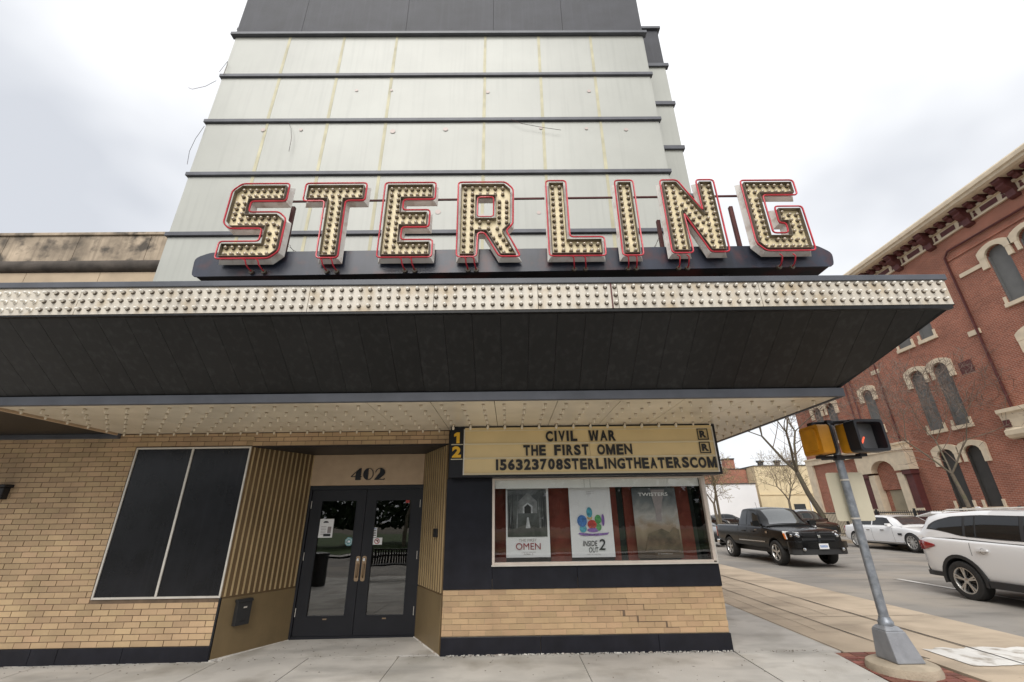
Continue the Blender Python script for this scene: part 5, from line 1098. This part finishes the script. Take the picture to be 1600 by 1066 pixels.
# ================================================================ VEHICLES (built pointing along +X, moved afterwards)
def lerp(a, b, t): return a+(b-a)*t
def curve(pts, x):
    """smooth interpolation through (x, v) points"""
    if x <= pts[0][0]: return pts[0][1]
    for (xa,a),(xb,b) in zip(pts, pts[1:]):
        if x <= xb: t = (x-xa)/(xb-xa); return lerp(a, b, t*t*(3-2*t)*.5+t*.5)
    return pts[-1][1]
def subsurf(o, lv):
    m_ = o.modifiers.new('s','SUBSURF'); m_.levels = lv; m_.render_levels = lv
    dg = bpy.context.evaluated_depsgraph_get(); dg.update(); me = bpy.data.meshes.new_from_object(o.evaluated_get(dg)); o.modifiers.clear(); o.data = me
def wheel(root, x, y, r, wdt, spokes, side, twin=False, dark=False, rimr=.66):
    q = MB(); q.lathe([(r*.5,-wdt*.3),(r*.5,wdt*.2)], 'plastic', 16, (x,y,r), 1); wh = q.build('wheel', root, 40)
    q = MB(); pf = [(r*rimr,-wdt*.5),(r*.80,-wdt*.54),(r*.94,-wdt*.5),(r*.985,-wdt*.36),(r,-wdt*.2),(r,wdt*.2),(r*.985,wdt*.36),(r*.94,wdt*.5),(r*.80,wdt*.54),(r*rimr,wdt*.5),(r*(rimr-.03),wdt*.3),(r*(rimr-.03),-wdt*.3),(r*rimr,-wdt*.5)]
    q.lathe(pf, 'rubber', 32, (x,y,r), 1)
    q.build('tyre', wh, 40)
    q = MB(); s_ = side; f = y+s_*wdt*.42; R_ = r*rimr
    q.lathe([(R_,s_*wdt*.50),(R_*.94,s_*wdt*.50),(R_*.90,s_*wdt*.40),(R_*.88,s_*wdt*.05)] , 'alloy', 28, (x,y,r), 1)
    q.lathe([(0,s_*wdt*.08),(R_*.9,s_*wdt*.08)], 'black', 20, (x,y,r), 1)
    q.lathe([(0,s_*wdt*.47),(R_*.10,s_*wdt*.47),(R_*.22,s_*wdt*.43),(R_*.24,s_*wdt*.2)], 'alloy', 16, (x,y,r), 1)
    for i in range(spokes):
        a = 2*pi*i/spokes+.3
        for da in ((-.12,.12) if twin else (0,)):
            ww0, ww1 = (.10,.15) if not twin else (.055,.075)
            def P(rad, t, yy): return (x+R_*(rad*cos(a+da*rad)-t*sin(a+da)), yy, r+R_*(rad*sin(a+da*rad)+t*cos(a+da)))
            y0, y1 = y+s_*wdt*.43, y+s_*wdt*.47
            p = [P(.12,-ww0,y0-s_*.03),P(.95,-ww1,y1-s_*.03),P(.95,ww1,y1-s_*.03),P(.12,ww0,y0-s_*.03),P(.12,-ww0,y0),P(.95,-ww1*.8,y1),P(.95,ww1*.8,y1),P(.12,ww0,y0)]
            q.hexa(p, 'alloy')
            if dark: q.hexa([(a_[0],a_[1]+s_*.001*0,a_[2]) for a_ in [P(.4,-.2,y0-s_*.05),P(.9,-.3,y0-s_*.05),P(.9,.3,y0-s_*.05),P(.4,.2,y0-s_*.05),P(.4,-.2,y0-s_*.02),P(.9,-.3,y0-s_*.02),P(.9,.3,y0-s_*.02),P(.4,.2,y0-s_*.02)]], 'darkalloy')
    q.build('rim', wh, 40)
    return wh
def lower_body(root, paint, xs_, hw, ztop, zbot, wheels, r_arch, ybulge=.0, crown=.03, shoulder=.93, name='body', bed=None, sub=2, arch_h=0):
    """xs_ stations; hw/ztop/zbot: control curves over x"""
    q = MB(); rows = []
    for x in xs_:
        w, zt, zb = curve(hw,x), curve(ztop,x), curve(zbot,x); zm = zb+(zt-zb)*.55
        half = [(0,zb),(w*.80,zb),(w*.955,zb+.05),(w*.985,zb+(zt-zb)*.22),(w,zm),(w*.992,zt-(zt-zb)*.20),(w*.975,zt-.055),(w*shoulder,zt-.005),(w*.55,zt+crown*.75),(0,zt+crown)]
        rows.append([(x,-a,b) for a,b in half]+[(x,a,b) for a,b in reversed(half[1:-1])])
    q.grid(rows, paint, closed=True); n = len(rows[0]); o_ = len(rows)-1
    q.f.append(tuple(range(n))); q.mi.append(0); q.f.append(tuple(o_*n+i for i in range(n))[::-1]); q.mi.append(0)
    b = q.build(name, root); subsurf(b, sub)
    c = MB()
    for wx in wheels:
        W_ = max(v for _, v in hw)+.1
        for s_ in (-1,1): c.lathe([(r_arch,s_*(W_-.42)),(r_arch,s_*(W_+.05))], paint, 32, (wx,0,arch_h), 1, cap=True)
    if bed: c.box(*bed, paint)
    cm = c.mesh('cutter'); cm.materials.clear(); cm.materials.append(X[paint]); cm.materials.append(X['plastic'])
    cm.polygons.foreach_set('material_index', [1]*len(cm.polygons))
    cob = bpy.data.objects.new('cutter', cm); col.objects.link(cob); b.data.materials.append(X['plastic']) ; boolean(b, cob); bpy.data.objects.remove(cob)
    b.data.polygons.foreach_set('use_smooth', [True]*len(b.data.polygons)); b.data.set_sharp_from_angle(angle=radians(38)); return b
class Cabin:
    def __init__(s, roof, belt, wb, wt, x0, x1, crown=.05):
        s.roof, s.belt, s.wb, s.wt, s.x0, s.x1, s.crown = roof, belt, wb, wt, x0, x1, crown
    def side(s, x, t, sd, off=0.):
        zb, zr = curve(s.belt,x), curve(s.roof,x); y = lerp(curve(s.wb,x), curve(s.wt,x), t*max(0,min(1,(zr-zb)/.25)))+.02*sin(pi*t); return (x, sd*(y+off), lerp(zb, zr, t))
    def top(s, x, u, off=0.):
        zr = curve(s.roof,x); zb = curve(s.belt,x); hw_ = lerp(curve(s.wb,x), curve(s.wt,x), max(0,min(1,(zr-zb)/.25))); return (x, u*hw_, zr+s.crown*(1-u*u)+off)
    def build(s, root, paint, n=36, nt=4, name='cab'):
        q = MB(); rows = []
        for i in range(n+1):
            x = lerp(s.x0, s.x1, i/n); L_ = [s.side(x,j/nt,-1) for j in range(nt)]; T = [s.top(x,u) for u in (-1,-.93,-.6,0,.6,.93,1)]; T[0] = s.side(x,.985,-1); T[-1] = s.side(x,.985,1); R_ = [s.side(x,j/nt,1) for j in reversed(range(nt))]
            rows.append(L_+T+R_)
        q.grid(rows, paint); k_ = len(rows[0])
        for r_ in (0, n): q.f.append(tuple(r_*k_+i for i in range(k_))); q.mi.append(0)
        return q.build(name, root, 50)
    def side_pane(s, root, xa, xb, t0, t1, sd, name='side_window', k='tint', cut_a=0., cut_b=0., off=.006, ra=None):
        """cut_a / cut_b slant the ends (pane top shorter than its foot)"""
        q = MB(); n = 10; m_ = 4; rows = []; rows2 = []
        for j in range(m_+1):
            t = j/m_; a, b = xa+cut_a*t, xb-cut_b*t
            def T(f):
                if ra is None: return lerp(t0,t1,t)
                g = min(1, f*1.6)**.7; return lerp(lerp(ra[0],t0,min(1,f*1.15)), lerp(ra[1],t1,g), t)
            rows.append([s.side(lerp(a,b,i/n), T(i/n), sd, off) for i in range(n+1)]); rows2.append([s.side(lerp(a,b,i/n), T(i/n), sd, -.01) for i in range(n+1)])
        q.grid(rows, k)
        ring = lambda R_: R_[0]+[r_[-1] for r_ in R_[1:-1]]+R_[-1][::-1]+[r_[0] for r_ in R_[1:-1]][::-1]
        q.grid([ring(rows), ring(rows2)], k, closed=True)
        return q.build(name, root, 50)
    def screen(s, root, xa, xb, u1, name='windscreen', k='screen', off=.008):
        q = MB(); n = 10; rows = []; sg = 1 if xb > xa else -1
        for i in range(n+1):
            x = lerp(xa, xb, i/n); rows.append([(lambda p: (p[0]+off*sg*-.0, p[1], p[2]+off))(s.top(x,u)) for u in span(-u1,u1,8)])
        q.grid(rows, k); q.grid([[(a,b,c-.02) for a,b,c in r_] for r_ in rows], k); return q.build(name, root, 50)
def side_strip(root, b_hw, x0, x1, z, h_, k, sd, name, off=.012, n=10, w_fac=1.0):
    q = MB(); q.grid([[(x, sd*(curve(b_hw,x)*w_fac+off), zz) for x in span(x0,x1,n)] for zz in (z,z+h_)], k); q.grid([[(x, sd*(curve(b_hw,x)*w_fac-.03), zz) for x in span(x0,x1,n)] for zz in (z,z+h_)], k)
    for zz in (z,z+h_): q.grid([[(x, sd*(curve(b_hw,x)*w_fac+d), zz) for x in span(x0,x1,n)] for d in (off,-.03)], k)
    return q.build(name, root, 50)
from mathutils.bvhtree import BVHTree
_bv = {}
def surf_y(b, x, z, sd, dflt=None):
    if b.name not in _bv: _bv[b.name] = BVHTree.FromPolygons([v.co for v in b.data.vertices], [tuple(p.vertices) for p in b.data.polygons])
    h_ = _bv[b.name].ray_cast(Vector((x,sd*3,z)), Vector((0,-sd,0)))
    return abs(h_[0].y) if h_[0] else dflt
def groove(b, b_hw, x, z0, z1, sd, slant=0., w_fac=1.0):
    q = MB(); n = 10; A = []; B_ = []
    for i in range(n+1):
        z = lerp(z0,z1,i/n); y = surf_y(b, x, z, sd)
        if y is None: continue
        A.append((x-.005,sd*(y+.0025),z)); B_.append((x+.005,sd*(y+.0025),z))
    if len(A) > 1: q.grid([A,B_], 'black'); return q.build('door_gap', b)
def groove_old(root, b_hw, x, z0, z1, sd, slant=0., w_fac=1.0):
    q = MB(); y = sd*(curve(b_hw,x)*w_fac+.004); q.hexa([(x-.004,y-sd*.03,z0),(x+.004,y-sd*.03,z0),(x+.004,y,z0),(x-.004,y,z0),(x-.004+slant,y-sd*.03,z1),(x+.004+slant,y-sd*.03,z1),(x+.004+slant,y,z1),(x-.004+slant,y,z1)], 'black'); return q.build('door_gap', root)
def mirror(root, x, y, z, sd, k, big=1.):
    q = MB(); q.prism(rounded([(y+sd*.06,z-.07*big),(y+sd*(.06+.22*big),z-.07*big),(y+sd*(.06+.22*big),z+.09*big),(y+sd*.06,z+.09*big)] if sd > 0 else [(y-.06-.22*big,z-.07*big),(y-.06,z-.07*big),(y-.06,z+.09*big),(y-.06-.22*big,z+.09*big)],.04,3), 0, x-.08, x+.06, k); q.box((x-.03,min(y-sd*.05,y+sd*.08),z-.04),(x+.03,max(y-sd*.05,y+sd*.08),z),k)
    return q.build('door_mirror', root, 40)
def finish(root, x, y, heading, z):
    root.location = (x, y, z); root.rotation_euler = (0, 0, heading); return root

# ---- black pickup
def pickup():
    root = empty('pickup_truck', (0,0,0), 'black pickup truck with chrome-ringed headlights heading for the junction', 'pickup truck')
    fx, rx_ = 1.78, -1.79; P_ = 'carblack'
    hw = [(-2.95,.95),(-2.8,.985),(-1,1.0),(1,1.0),(2.2,.985),(2.6,.93),(2.80,.80)]
    zt = [(-2.95,1.30),(0,1.30),(.85,1.27),(1.2,1.25),(2.35,1.17),(2.7,1.08),(2.80,1.02)]
    zb = [(-2.95,.62),(-2.4,.50),(2.3,.46),(2.8,.55)]
    b = lower_body(root, P_, [-2.95,-2.9,-2.75,-2.3,-1.8,-1.2,-.6,0,.6,1.0,1.4,1.8,2.2,2.5,2.68,2.76,2.80], hw, zt, zb, (fx,rx_), .475, bed=((-2.80,-.80,.72),(-.85,.80,1.6)), arch_h=.42, shoulder=.94)
    cb = Cabin([(-.82,1.26),(-.75,1.80),(-.55,1.905),(-.1,1.925),(.35,1.90),(.55,1.86),(1.28,1.28)], [(-.82,1.25),(.9,1.24),(1.3,1.22)], [(-.82,.945),(.5,.95),(1.3,.90)], [(-.82,.74),(0,.76),(.55,.73),(1.28,.70)], -.82, 1.28)
    c = cb.build(root, P_)
    for sd in (-1,1):
        cb.side_pane(c, -.66, -.12, .10, .86, sd, cut_a=.06, cut_b=.0); cb.side_pane(c, -.03, .98, .10, .86, sd, cut_b=.46)
        for x, s_ in ((-.84,0),(-.075,0),(1.02,0)): groove(b, hw, x, .62, 1.24, sd)
        side_strip(b, hw, -.8, 1.2, .72, .035, 'chrome', sd, 'side_moulding')
        q = MB(); q.box((-.42,sd*1.0,1.06),(-.22,sd*1.035,1.10),P_); q.build('handle', b); q = MB(); q.box((.30,sd*1.0,1.06),(.50,sd*1.035,1.10),P_); q.build('handle', b)
        q = MB(); q.lathe([(.475,sd*.965),(.50,sd*1.03),(.54,sd*1.035),(.56,sd*.98)],P_,32,(fx,0,.42),1); q.v = [v for v in q.v]; 
        mirror(root, .92, .93*sd, 1.36, sd, P_, 1.15)
        q = MB(); q.box((.55,sd*1.0,1.12),(.75,sd*1.012,1.145),'chrome'); q.build('badge', b); q = MB(); q.box((1.33,sd*1.0,1.03),(1.46,sd*1.01,1.10),'chrome'); q.build('badge', b)
        # headlamp
        q = MB(); q.hexa([(2.50,sd*.985,.86),(2.80,sd*.62,.86),(2.70,sd*.6,.86),(2.46,sd*.88,.86),(2.40,sd*.99,1.13),(2.75,sd*.60,1.09),(2.6,sd*.6,1.09),(2.34,sd*.86,1.13)], 'lamp'); hl = q.build('headlight', root, bevel=.02)
        for yy, xx in ((.68,2.765),(.80,2.67)): q = MB(); q.lathe([(.0,.05),(.05,.045),(.075,.0),(.085,-.01)],'chrome',14,(xx,sd*yy,.975),0); q.build('reflector', hl, 50)
        q = MB(); q.hexa([(2.512,sd*.99,.87),(2.54,sd*.965,.87),(2.5,sd*.9,.87),(2.46,sd*.9,.87),(2.43,sd*.995,1.05),(2.47,sd*.965,1.05),(2.45,sd*.9,1.09),(2.4,sd*.9,1.09)],'amber'); q.build('indicator', hl)
        q = MB(); q.lathe([(.0,.03),(.045,.025),(.055,0)],'chrome',14,(2.97,sd*.66,.56),0); q.build('fog_light', root, 50)
        q = MB(); q.hexa([(-2.98,sd*.90,.80),(-2.9,sd*.90,.80),(-2.9,sd*.975,.80),(-2.98,sd*.96,.80),(-2.98,sd*.90,1.2),(-2.9,sd*.90,1.2),(-2.9,sd*.97,1.2),(-2.98,sd*.955,1.2)],'redlamp'); q.build('tail_light', root)
        q = MB(); q.tube([(1.05,sd*.25,1.33),(1.16,sd*.55,1.33),(1.02,sd*.75,1.42)],.012,'black',4); q.build('wiper', root)
    cb.screen(c, 1.22, .60, .86)
    cb.screen(c, -.80, -.74, .8, 'rear_window', 'tint')
    # grille with cross bars, bumper
    q = MB(); q.hexa([(2.70,-.58,.80),(2.70,.58,.80),(2.6,.58,.80),(2.6,-.58,.80),(2.84,-.58,.82),(2.84,.58,.82),(2.79,.58,1.08),(2.79,-.58,1.08)] if False else [(2.6,-.58,.80),(2.83,-.58,.80),(2.83,.58,.80),(2.6,.58,.80),(2.6,-.56,1.10),(2.78,-.56,1.10),(2.78,.56,1.10),(2.6,.56,1.10)], 'black'); gr = q.build('grille', root, bevel=.03)
    for z in span(.85,1.06,4): q = MB(); q.box((2.78,-.54,z-.012),(2.835,.54,z+.012),'plastic'); q.build('grille_bar', gr)
    q = MB(); q.hexa([(2.76,-.05,.79),(2.86,-.05,.79),(2.86,.05,.79),(2.76,.05,.79),(2.72,-.05,1.11),(2.82,-.05,1.11),(2.82,.05,1.11),(2.72,.05,1.11)],P_); q.box((2.76,-.56,.925),(2.845,.56,.985),P_); q.box((2.86,-.045,.91),(2.875,.045,1.0),'chrome'); q.build('grille_cross', gr, bevel=.008)
    q = MB(); q.prism(rounded([(2.55,-1.0),(2.78,-1.0),(2.96,-.72),(3.0,-.3),(3.0,.3),(2.96,.72),(2.78,1.0),(2.55,1.0)],.08,3), 2, .60, .80, P_); q.build('bumper', root, 40, bevel=.02)
    q = MB(); q.prism(rounded([(2.5,-.98),(2.72,-.98),(2.90,-.7),(2.95,-.3),(2.95,.3),(2.90,.7),(2.72,.98),(2.5,.98)],.08,3), 2, .40, .598, 'plastic'); q.build('air_dam', root, 40)
    b1('number_plate', (2.985,-.16,.57),(3.01,.16,.74),'plate', root); q = MB()
    for i in range(6): q.box((3.01,-.125+i*.043,.62),(3.014,-.10+i*.043,.69),'ink_blue')
    q.build('plate_print', bpy.data.objects[root.children[-1].name] if root.children else root)
    q = MB(); q.tube([(1.05,-.9,1.25),(.85,-.9,2.15)],.005,'black',4); q.build('aerial', root)
    q = MB(); q.prism([(-3.12,-.95),(-2.9,-.95),(-2.9,.95),(-3.12,.95)], 2, .50, .66, 'chrome'); q.build('rear_bumper', root, bevel=.03)
    for wx in (fx, rx_):
        for sd in (-1,1): wheel(root, wx, sd*.86, .405, .27, 5, sd)
    b1('chassis', (-2.6,-.7,.35),(2.4,.7,.6),'plastic', root); return root
pk_ = pickup(); finish(pk_, 10.12, 18.32, -pi/2, gz(10,18)); pk_.scale = (.95,.95,.95)

# ---- long low car (white saloon and its darker copies)
def saloon(paint, label, L=5.1):
    root = empty('saloon_car', (0,0,0), label, 'car'); fx, rx_ = 1.62, -1.60
    hw = [(-2.55,.72),(-2.4,.86),(-1.8,.935),(0,.94),(1.7,.93),(2.3,.85),(2.55,.62)]
    zt = [(-2.55,.92),(-2.3,1.02),(-1.2,1.0),(.9,.98),(1.4,.95),(2.2,.80),(2.5,.68),(2.55,.62)]
    zb = [(-2.55,.42),(-2.2,.24),(2.2,.22),(2.55,.36)]
    b = lower_body(root, paint, [-2.55,-2.52,-2.4,-2.1,-1.6,-1,-.4,.3,.9,1.3,1.7,2.1,2.35,2.5,2.55], hw, zt, zb, (fx,rx_), .385, arch_h=.35)
    cb = Cabin([(-2.0,1.0),(-1.5,1.25),(-1.0,1.38),(-.4,1.43),(.1,1.42),(.45,1.36),(1.25,.98)], [(-2.0,.98),(1.25,.95)], [(-2.0,.80),(-1.2,.86),(.4,.87),(1.25,.84)], [(-2,.6),(-1,.63),(.3,.64),(1.25,.66)], -2.0, 1.25, .04)
    c = cb.build(root, paint)
    for sd in (-1,1):
        cb.side_pane(c, -1.35, -.50, .12, .84, sd, cut_a=.28); cb.side_pane(c, -.42, .78, .12, .84, sd, cut_b=.42)
        for x in (-1.3,-.46,.74): groove(b, hw, x, .34, .96, sd)
        side_strip(b, hw, -1.25, 1.2, .30, .03, 'chrome', sd, 'sill_trim'); mirror(root, .68, .84*sd, 1.02, sd, paint, .8)
        for x in (-.75,.1): q = MB(); q.box((x,sd*.935,.80),(x+.2,sd*.965,.83),'chrome'); q.build('handle', b)
        q = MB(); q.hexa([(2.3,sd*.86,.52),(2.54,sd*.60,.52),(2.45,sd*.58,.52),(2.2,sd*.80,.52),(2.1,sd*.905,.76),(2.46,sd*.60,.70),(2.36,sd*.58,.70),(2.08,sd*.83,.74)],'lamp'); q.build('headlight', root, bevel=.015)
        q = MB(); q.hexa([(-2.54,sd*.60,.70),(-2.44,sd*.62,.70),(-2.2,sd*.86,.70),(-2.3,sd*.87,.70),(-2.52,sd*.60,.92),(-2.4,sd*.62,.92),(-2.2,sd*.85,.95),(-2.3,sd*.87,.95)],'redlamp'); q.build('tail_light', root)
        q = MB(); q.box((1.02,sd*.942,.62),(1.22,sd*.955,.70),'plastic'); q.build('wing_vent', b)
    cb.screen(c, 1.15, .52, .88); cb.screen(c, -1.85, -1.15, .86, 'rear_window', 'tint')
    b1('grille', (2.4,-.42,.36),(2.57,.42,.62),'black', root, .02)
    for wx in (fx, rx_):
        for sd in (-1,1): wheel(root, wx, sd*.82, .35, .24, 10, sd, False, rimr=.74)
    b1('chassis', (-2.2,-.66,.2),(2.2,.66,.4),'plastic', root); return root
wc = saloon('carwhite', 'white saloon parked by the far kerb in front of the railing'); finish(wc, 18.0, 21.9, -pi/2, gz(18,22)+.03)
wc2 = saloon('cardark', 'dark saloon following behind the black pickup'); finish(wc2, 10.7, 27.5, -pi/2, gz(10,27))
def copy_tree(o, parent=None):
    c = o.copy(); col.objects.link(c); c.parent = parent
    for ch in list(o.children): copy_tree(ch, c)
    return c
for i, (x, y, lab) in enumerate(((20.6,50,'far dark car parked nearest the white wall'),(23.4,51,'far dark car parked second from the white wall'),(16.3,46,'far dark car parked left of the budding tree'))):
    c = copy_tree(wc2); c['label'] = lab; c['group'] = 'far parked cars'; c['category'] = 'car'; finish(c, x, y, 0, gz(x,y))

# ---- tall family car with wagon back (white, and a dark one by the kerb)
def suv(paint, label):
    root = empty('estate_car', (0,0,0), label, 'car'); fx, rx_ = 1.45, -1.40
    hw = [(-2.42,.74),(-2.36,.86),(-2.1,.945),(-1.2,.965),(1.4,.965),(2.1,.90),(2.42,.70)]
    zt = [(-2.42,1.16),(-2.0,1.20),(-.5,1.14),(1.2,1.08),(2.1,.98),(2.42,.82)]
    zb = [(-2.42,.48),(-2.2,.34),(2.1,.28),(2.42,.42)]
    b = lower_body(root, paint, [-2.42,-2.40,-2.3,-2.05,-1.7,-1.4,-1,-.4,.3,.9,1.2,1.45,1.8,2.1,2.3,2.42], hw, zt, zb, (fx,rx_), .425, arch_h=.375, shoulder=.95)
    cb = Cabin([(-2.36,1.22),(-2.26,1.40),(-2.08,1.60),(-1.8,1.665),(-.8,1.71),(.1,1.69),(.5,1.62),(1.35,1.08)], [(-2.36,1.16),(-1.5,1.18),(-.2,1.12),(1.35,1.05)], [(-2.36,.83),(-1.8,.90),(.4,.92),(1.35,.88)], [(-2.36,.70),(-1,.71),(.3,.72),(1.35,.70)], -2.36, 1.35, .05)
    c = cb.build(root, paint, 48)
    for sd in (-1,1):
        cb.side_pane(c, -2.08, -1.12, .10, .86, sd, 'window_surround', 'plastic', cut_a=.06, off=.004, ra=(.42,.60)); cb.side_pane(c, -1.12, .92, .085, .86, sd, 'window_surround', 'plastic', cut_b=.36, off=.004); cb.side_pane(c, -2.0, -1.18, .14, .82, sd, cut_a=.08, ra=(.44,.58), off=.008); cb.side_pane(c, -1.12, -.93, .12, .82, sd, k='tint', off=.008); cb.side_pane(c, -.89, -.06, .12, .82, sd, off=.008); cb.side_pane(c, .02, .84, .12, .82, sd, cut_b=.34, off=.008)
        for x in (-1.06,-.02,.86): groove(b, hw, x, .48 if x > -1 else .86, 1.10, sd)
        mirror(root, .80, .90*sd, 1.14, sd, paint, 1)
        for x in (-.93,.08):
            q = MB(); q.prism(rounded([(x,.955),(x+.24,.955),(x+.24,.99),(x,.99)],.015,2),1,sd*.96,sd*1.0,paint); q.build('handle', b); q = MB(); q.lathe([(.055,0),(.05,.004)],'plastic',12,(x+.12,sd*.962,.955),1); q.build('handle_cup', b)
        # dark wheel arch lips
        for wx in (fx, rx_):
            q = MB(); rows = []
            for i in range(17):
                a = pi*(i/16)*1.12-.06*pi; ca, sa = cos(a), sin(a); yb = curve(hw, wx+.45*ca)
                rows.append([(wx+r_*ca, sd*(yb+o_), .375+r_*sa) for r_, o_ in ((.42,-.06),(.42,.012),(.485,.014),(.49,-.03))])
            q.grid(rows, 'plastic'); q.build('arch_trim', b, 40)
        side_strip(b, hw, -.9, .95, .30, .12, 'plastic', sd, 'sill_cladding'); side_strip(b, hw, -2.34, -1.86, .40, .09, 'plastic', sd, 'bumper_cladding', .006, 10, .985)
        # wrap-round tail lamp
        q = MB(); rows = []
        for i in range(9):
            x = lerp(-1.86,-2.405,i/8); h0 = lerp(.02,.105,min(1,i/5)); yy = curve(hw,x)*.985+.010; rows.append([(x,sd*(yy-.04),1.02-h0),(x,sd*yy,1.02-h0),(x,sd*(yy+.012),1.02),(x,sd*yy,1.02+h0*.8),(x,sd*(yy-.04),1.02+h0*.8)])
        q.grid(rows, 'redlamp'); q.build('tail_light', root, 50)
        q = MB(); q.hexa([(2.1,sd*.90,.78),(2.40,sd*.66,.78),(2.3,sd*.6,.78),(2.0,sd*.8,.78),(1.9,sd*.94,.92),(2.36,sd*.64,.86),(2.2,sd*.6,.88),(1.9,sd*.8,.92)],'lamp'); q.build('headlight', root)
        q = MB(); q.tube([(-1.75,sd*.62,1.70),(-1.6,sd*.62,1.745),(.1,sd*.63,1.76),(.3,sd*.63,1.71)],.016,'alu',5); q.build('roof_rail', root, 60)
    cb.screen(c, 1.24, .56, .87); cb.screen(c, -2.30, -2.10, .80, 'rear_window', 'tint')
    q = MB(); q.hexa([(-2.50,-.62,1.60),(-2.0,-.66,1.665),(-2.0,.66,1.665),(-2.50,.62,1.60),(-2.49,-.60,1.625),(-1.98,-.66,1.715),(-1.98,.66,1.715),(-2.49,.60,1.625)],paint); q.build('spoiler', root, bevel=.012)
    q = MB(); q.prism([(-1.55,1.70),(-1.32,1.70),(-1.50,1.80),(-1.56,1.80)],1,-.02,.02,paint); q.build('roof_fin', root)
    b1('rear_bumper', (-2.46,-.74,.42),(-2.3,.74,.62),'plastic', root, .03); b1('number_plate', (-2.43,-.17,.82),(-2.405,.17,.96),'plate', root); b1('grille', (2.3,-.5,.45),(2.44,.5,.78),'black', root, .03)
    for wx in (fx, rx_):
        for sd in (-1,1): wheel(root, wx, sd*.85, .372, .24, 5, sd, True, True, rimr=.66)
    b1('chassis', (-2.1,-.66,.25),(2.1,.66,.5),'plastic', root); return root
sv = suv('carwhite', 'white estate car with a red tail lamp, cut off by the right edge'); finish(sv, 10.42, 8.82, -pi/2, gz(10,9)-.02)
sv2 = suv('cardark', 'dark maroon estate car parked behind the pickup and the traffic sign'); finish(sv2, 18.1, 29.3, -pi/2, gz(18,29)+.02)

# ================================================================ BEHIND THE CAMERA (seen only in reflections)
be = empty('park_bench', (-4.1,.15,gz(-4,0)), 'black slatted park bench on the pavement seen in the door glass', 'bench'); g0 = gz(-4,0)
for i in range(22): b1('slat', (-5.0+i*.085,.02,g0+.46),(-4.95+i*.085,.06,g0+.86),'iron', be)
b1('seat', (-5.05,.06,g0+.42),(-3.15,.5,g0+.46),'iron', be); b1('top_rail', (-5.05,.01,g0+.86),(-3.15,.07,g0+.90),'iron', be)
for x in (-5.0,-3.25): b1('leg', (x,.05,g0),(x+.06,.45,g0+.42),'iron', be)
tb_ = empty('litter_bin', (-5.9,1.3,gz(-5.9,1.3)), 'black slatted litter bin on the pavement seen in the door glass', 'litter bin'); g0 = gz(-5.9,1.3)
q = MB(); q.lathe([(.30,g0),(.33,g0+.8),(.36,g0+.82),(.36,g0+.88),(.2,g0+.9),(0,g0+.9)], 'iron', 16, (-5.9,1.3,0)); q.build('drum', tb_, 40)
q = MB(); rnd = random.Random(3)
for cx, cy, r in ((-16,-24,4.2),(-10,-27,5.5),(-3,-25,4.2),(4,-28,6),(11,-25,4.6),(18,-27,6),(-24,-26,6),(26,-25,6),(-6.5,-29,6),(0,-30,6.5),(8,-31,6.5)):
    for i in range(700):
        d = Vector((rnd.gauss(0,1),rnd.gauss(0,1),rnd.gauss(0,1))).normalized()*r*rnd.uniform(.55,1.05); c = Vector((cx,cy,1.9))+Vector((d.x,d.y,abs(d.z)*.8-.8)); u = Vector((rnd.gauss(0,1),rnd.gauss(0,1),rnd.gauss(0,1))).normalized()*.34; v = u.orthogonal().normalized()*.3; q.add([c-u,c+v,c+u,c-v],[(0,1,2,3)],'bush')
o = tag(q.build('hedge'), 'dark evergreen shrubs across the main street seen in reflections', 'shrubs', kind='stuff')
for t_ in (('bare_tree','bare tree on the lawn across the main street, left of the shrubs',-8,-20),('bare_tree','bare tree on the lawn across the main street, right of the shrubs',7,-19)): tree(t_[0], t_[1], t_[2], t_[3], -.1, 8.5, 77+int(t_[2]), .16, 0, .6, .34, (0,0), 5, .8)
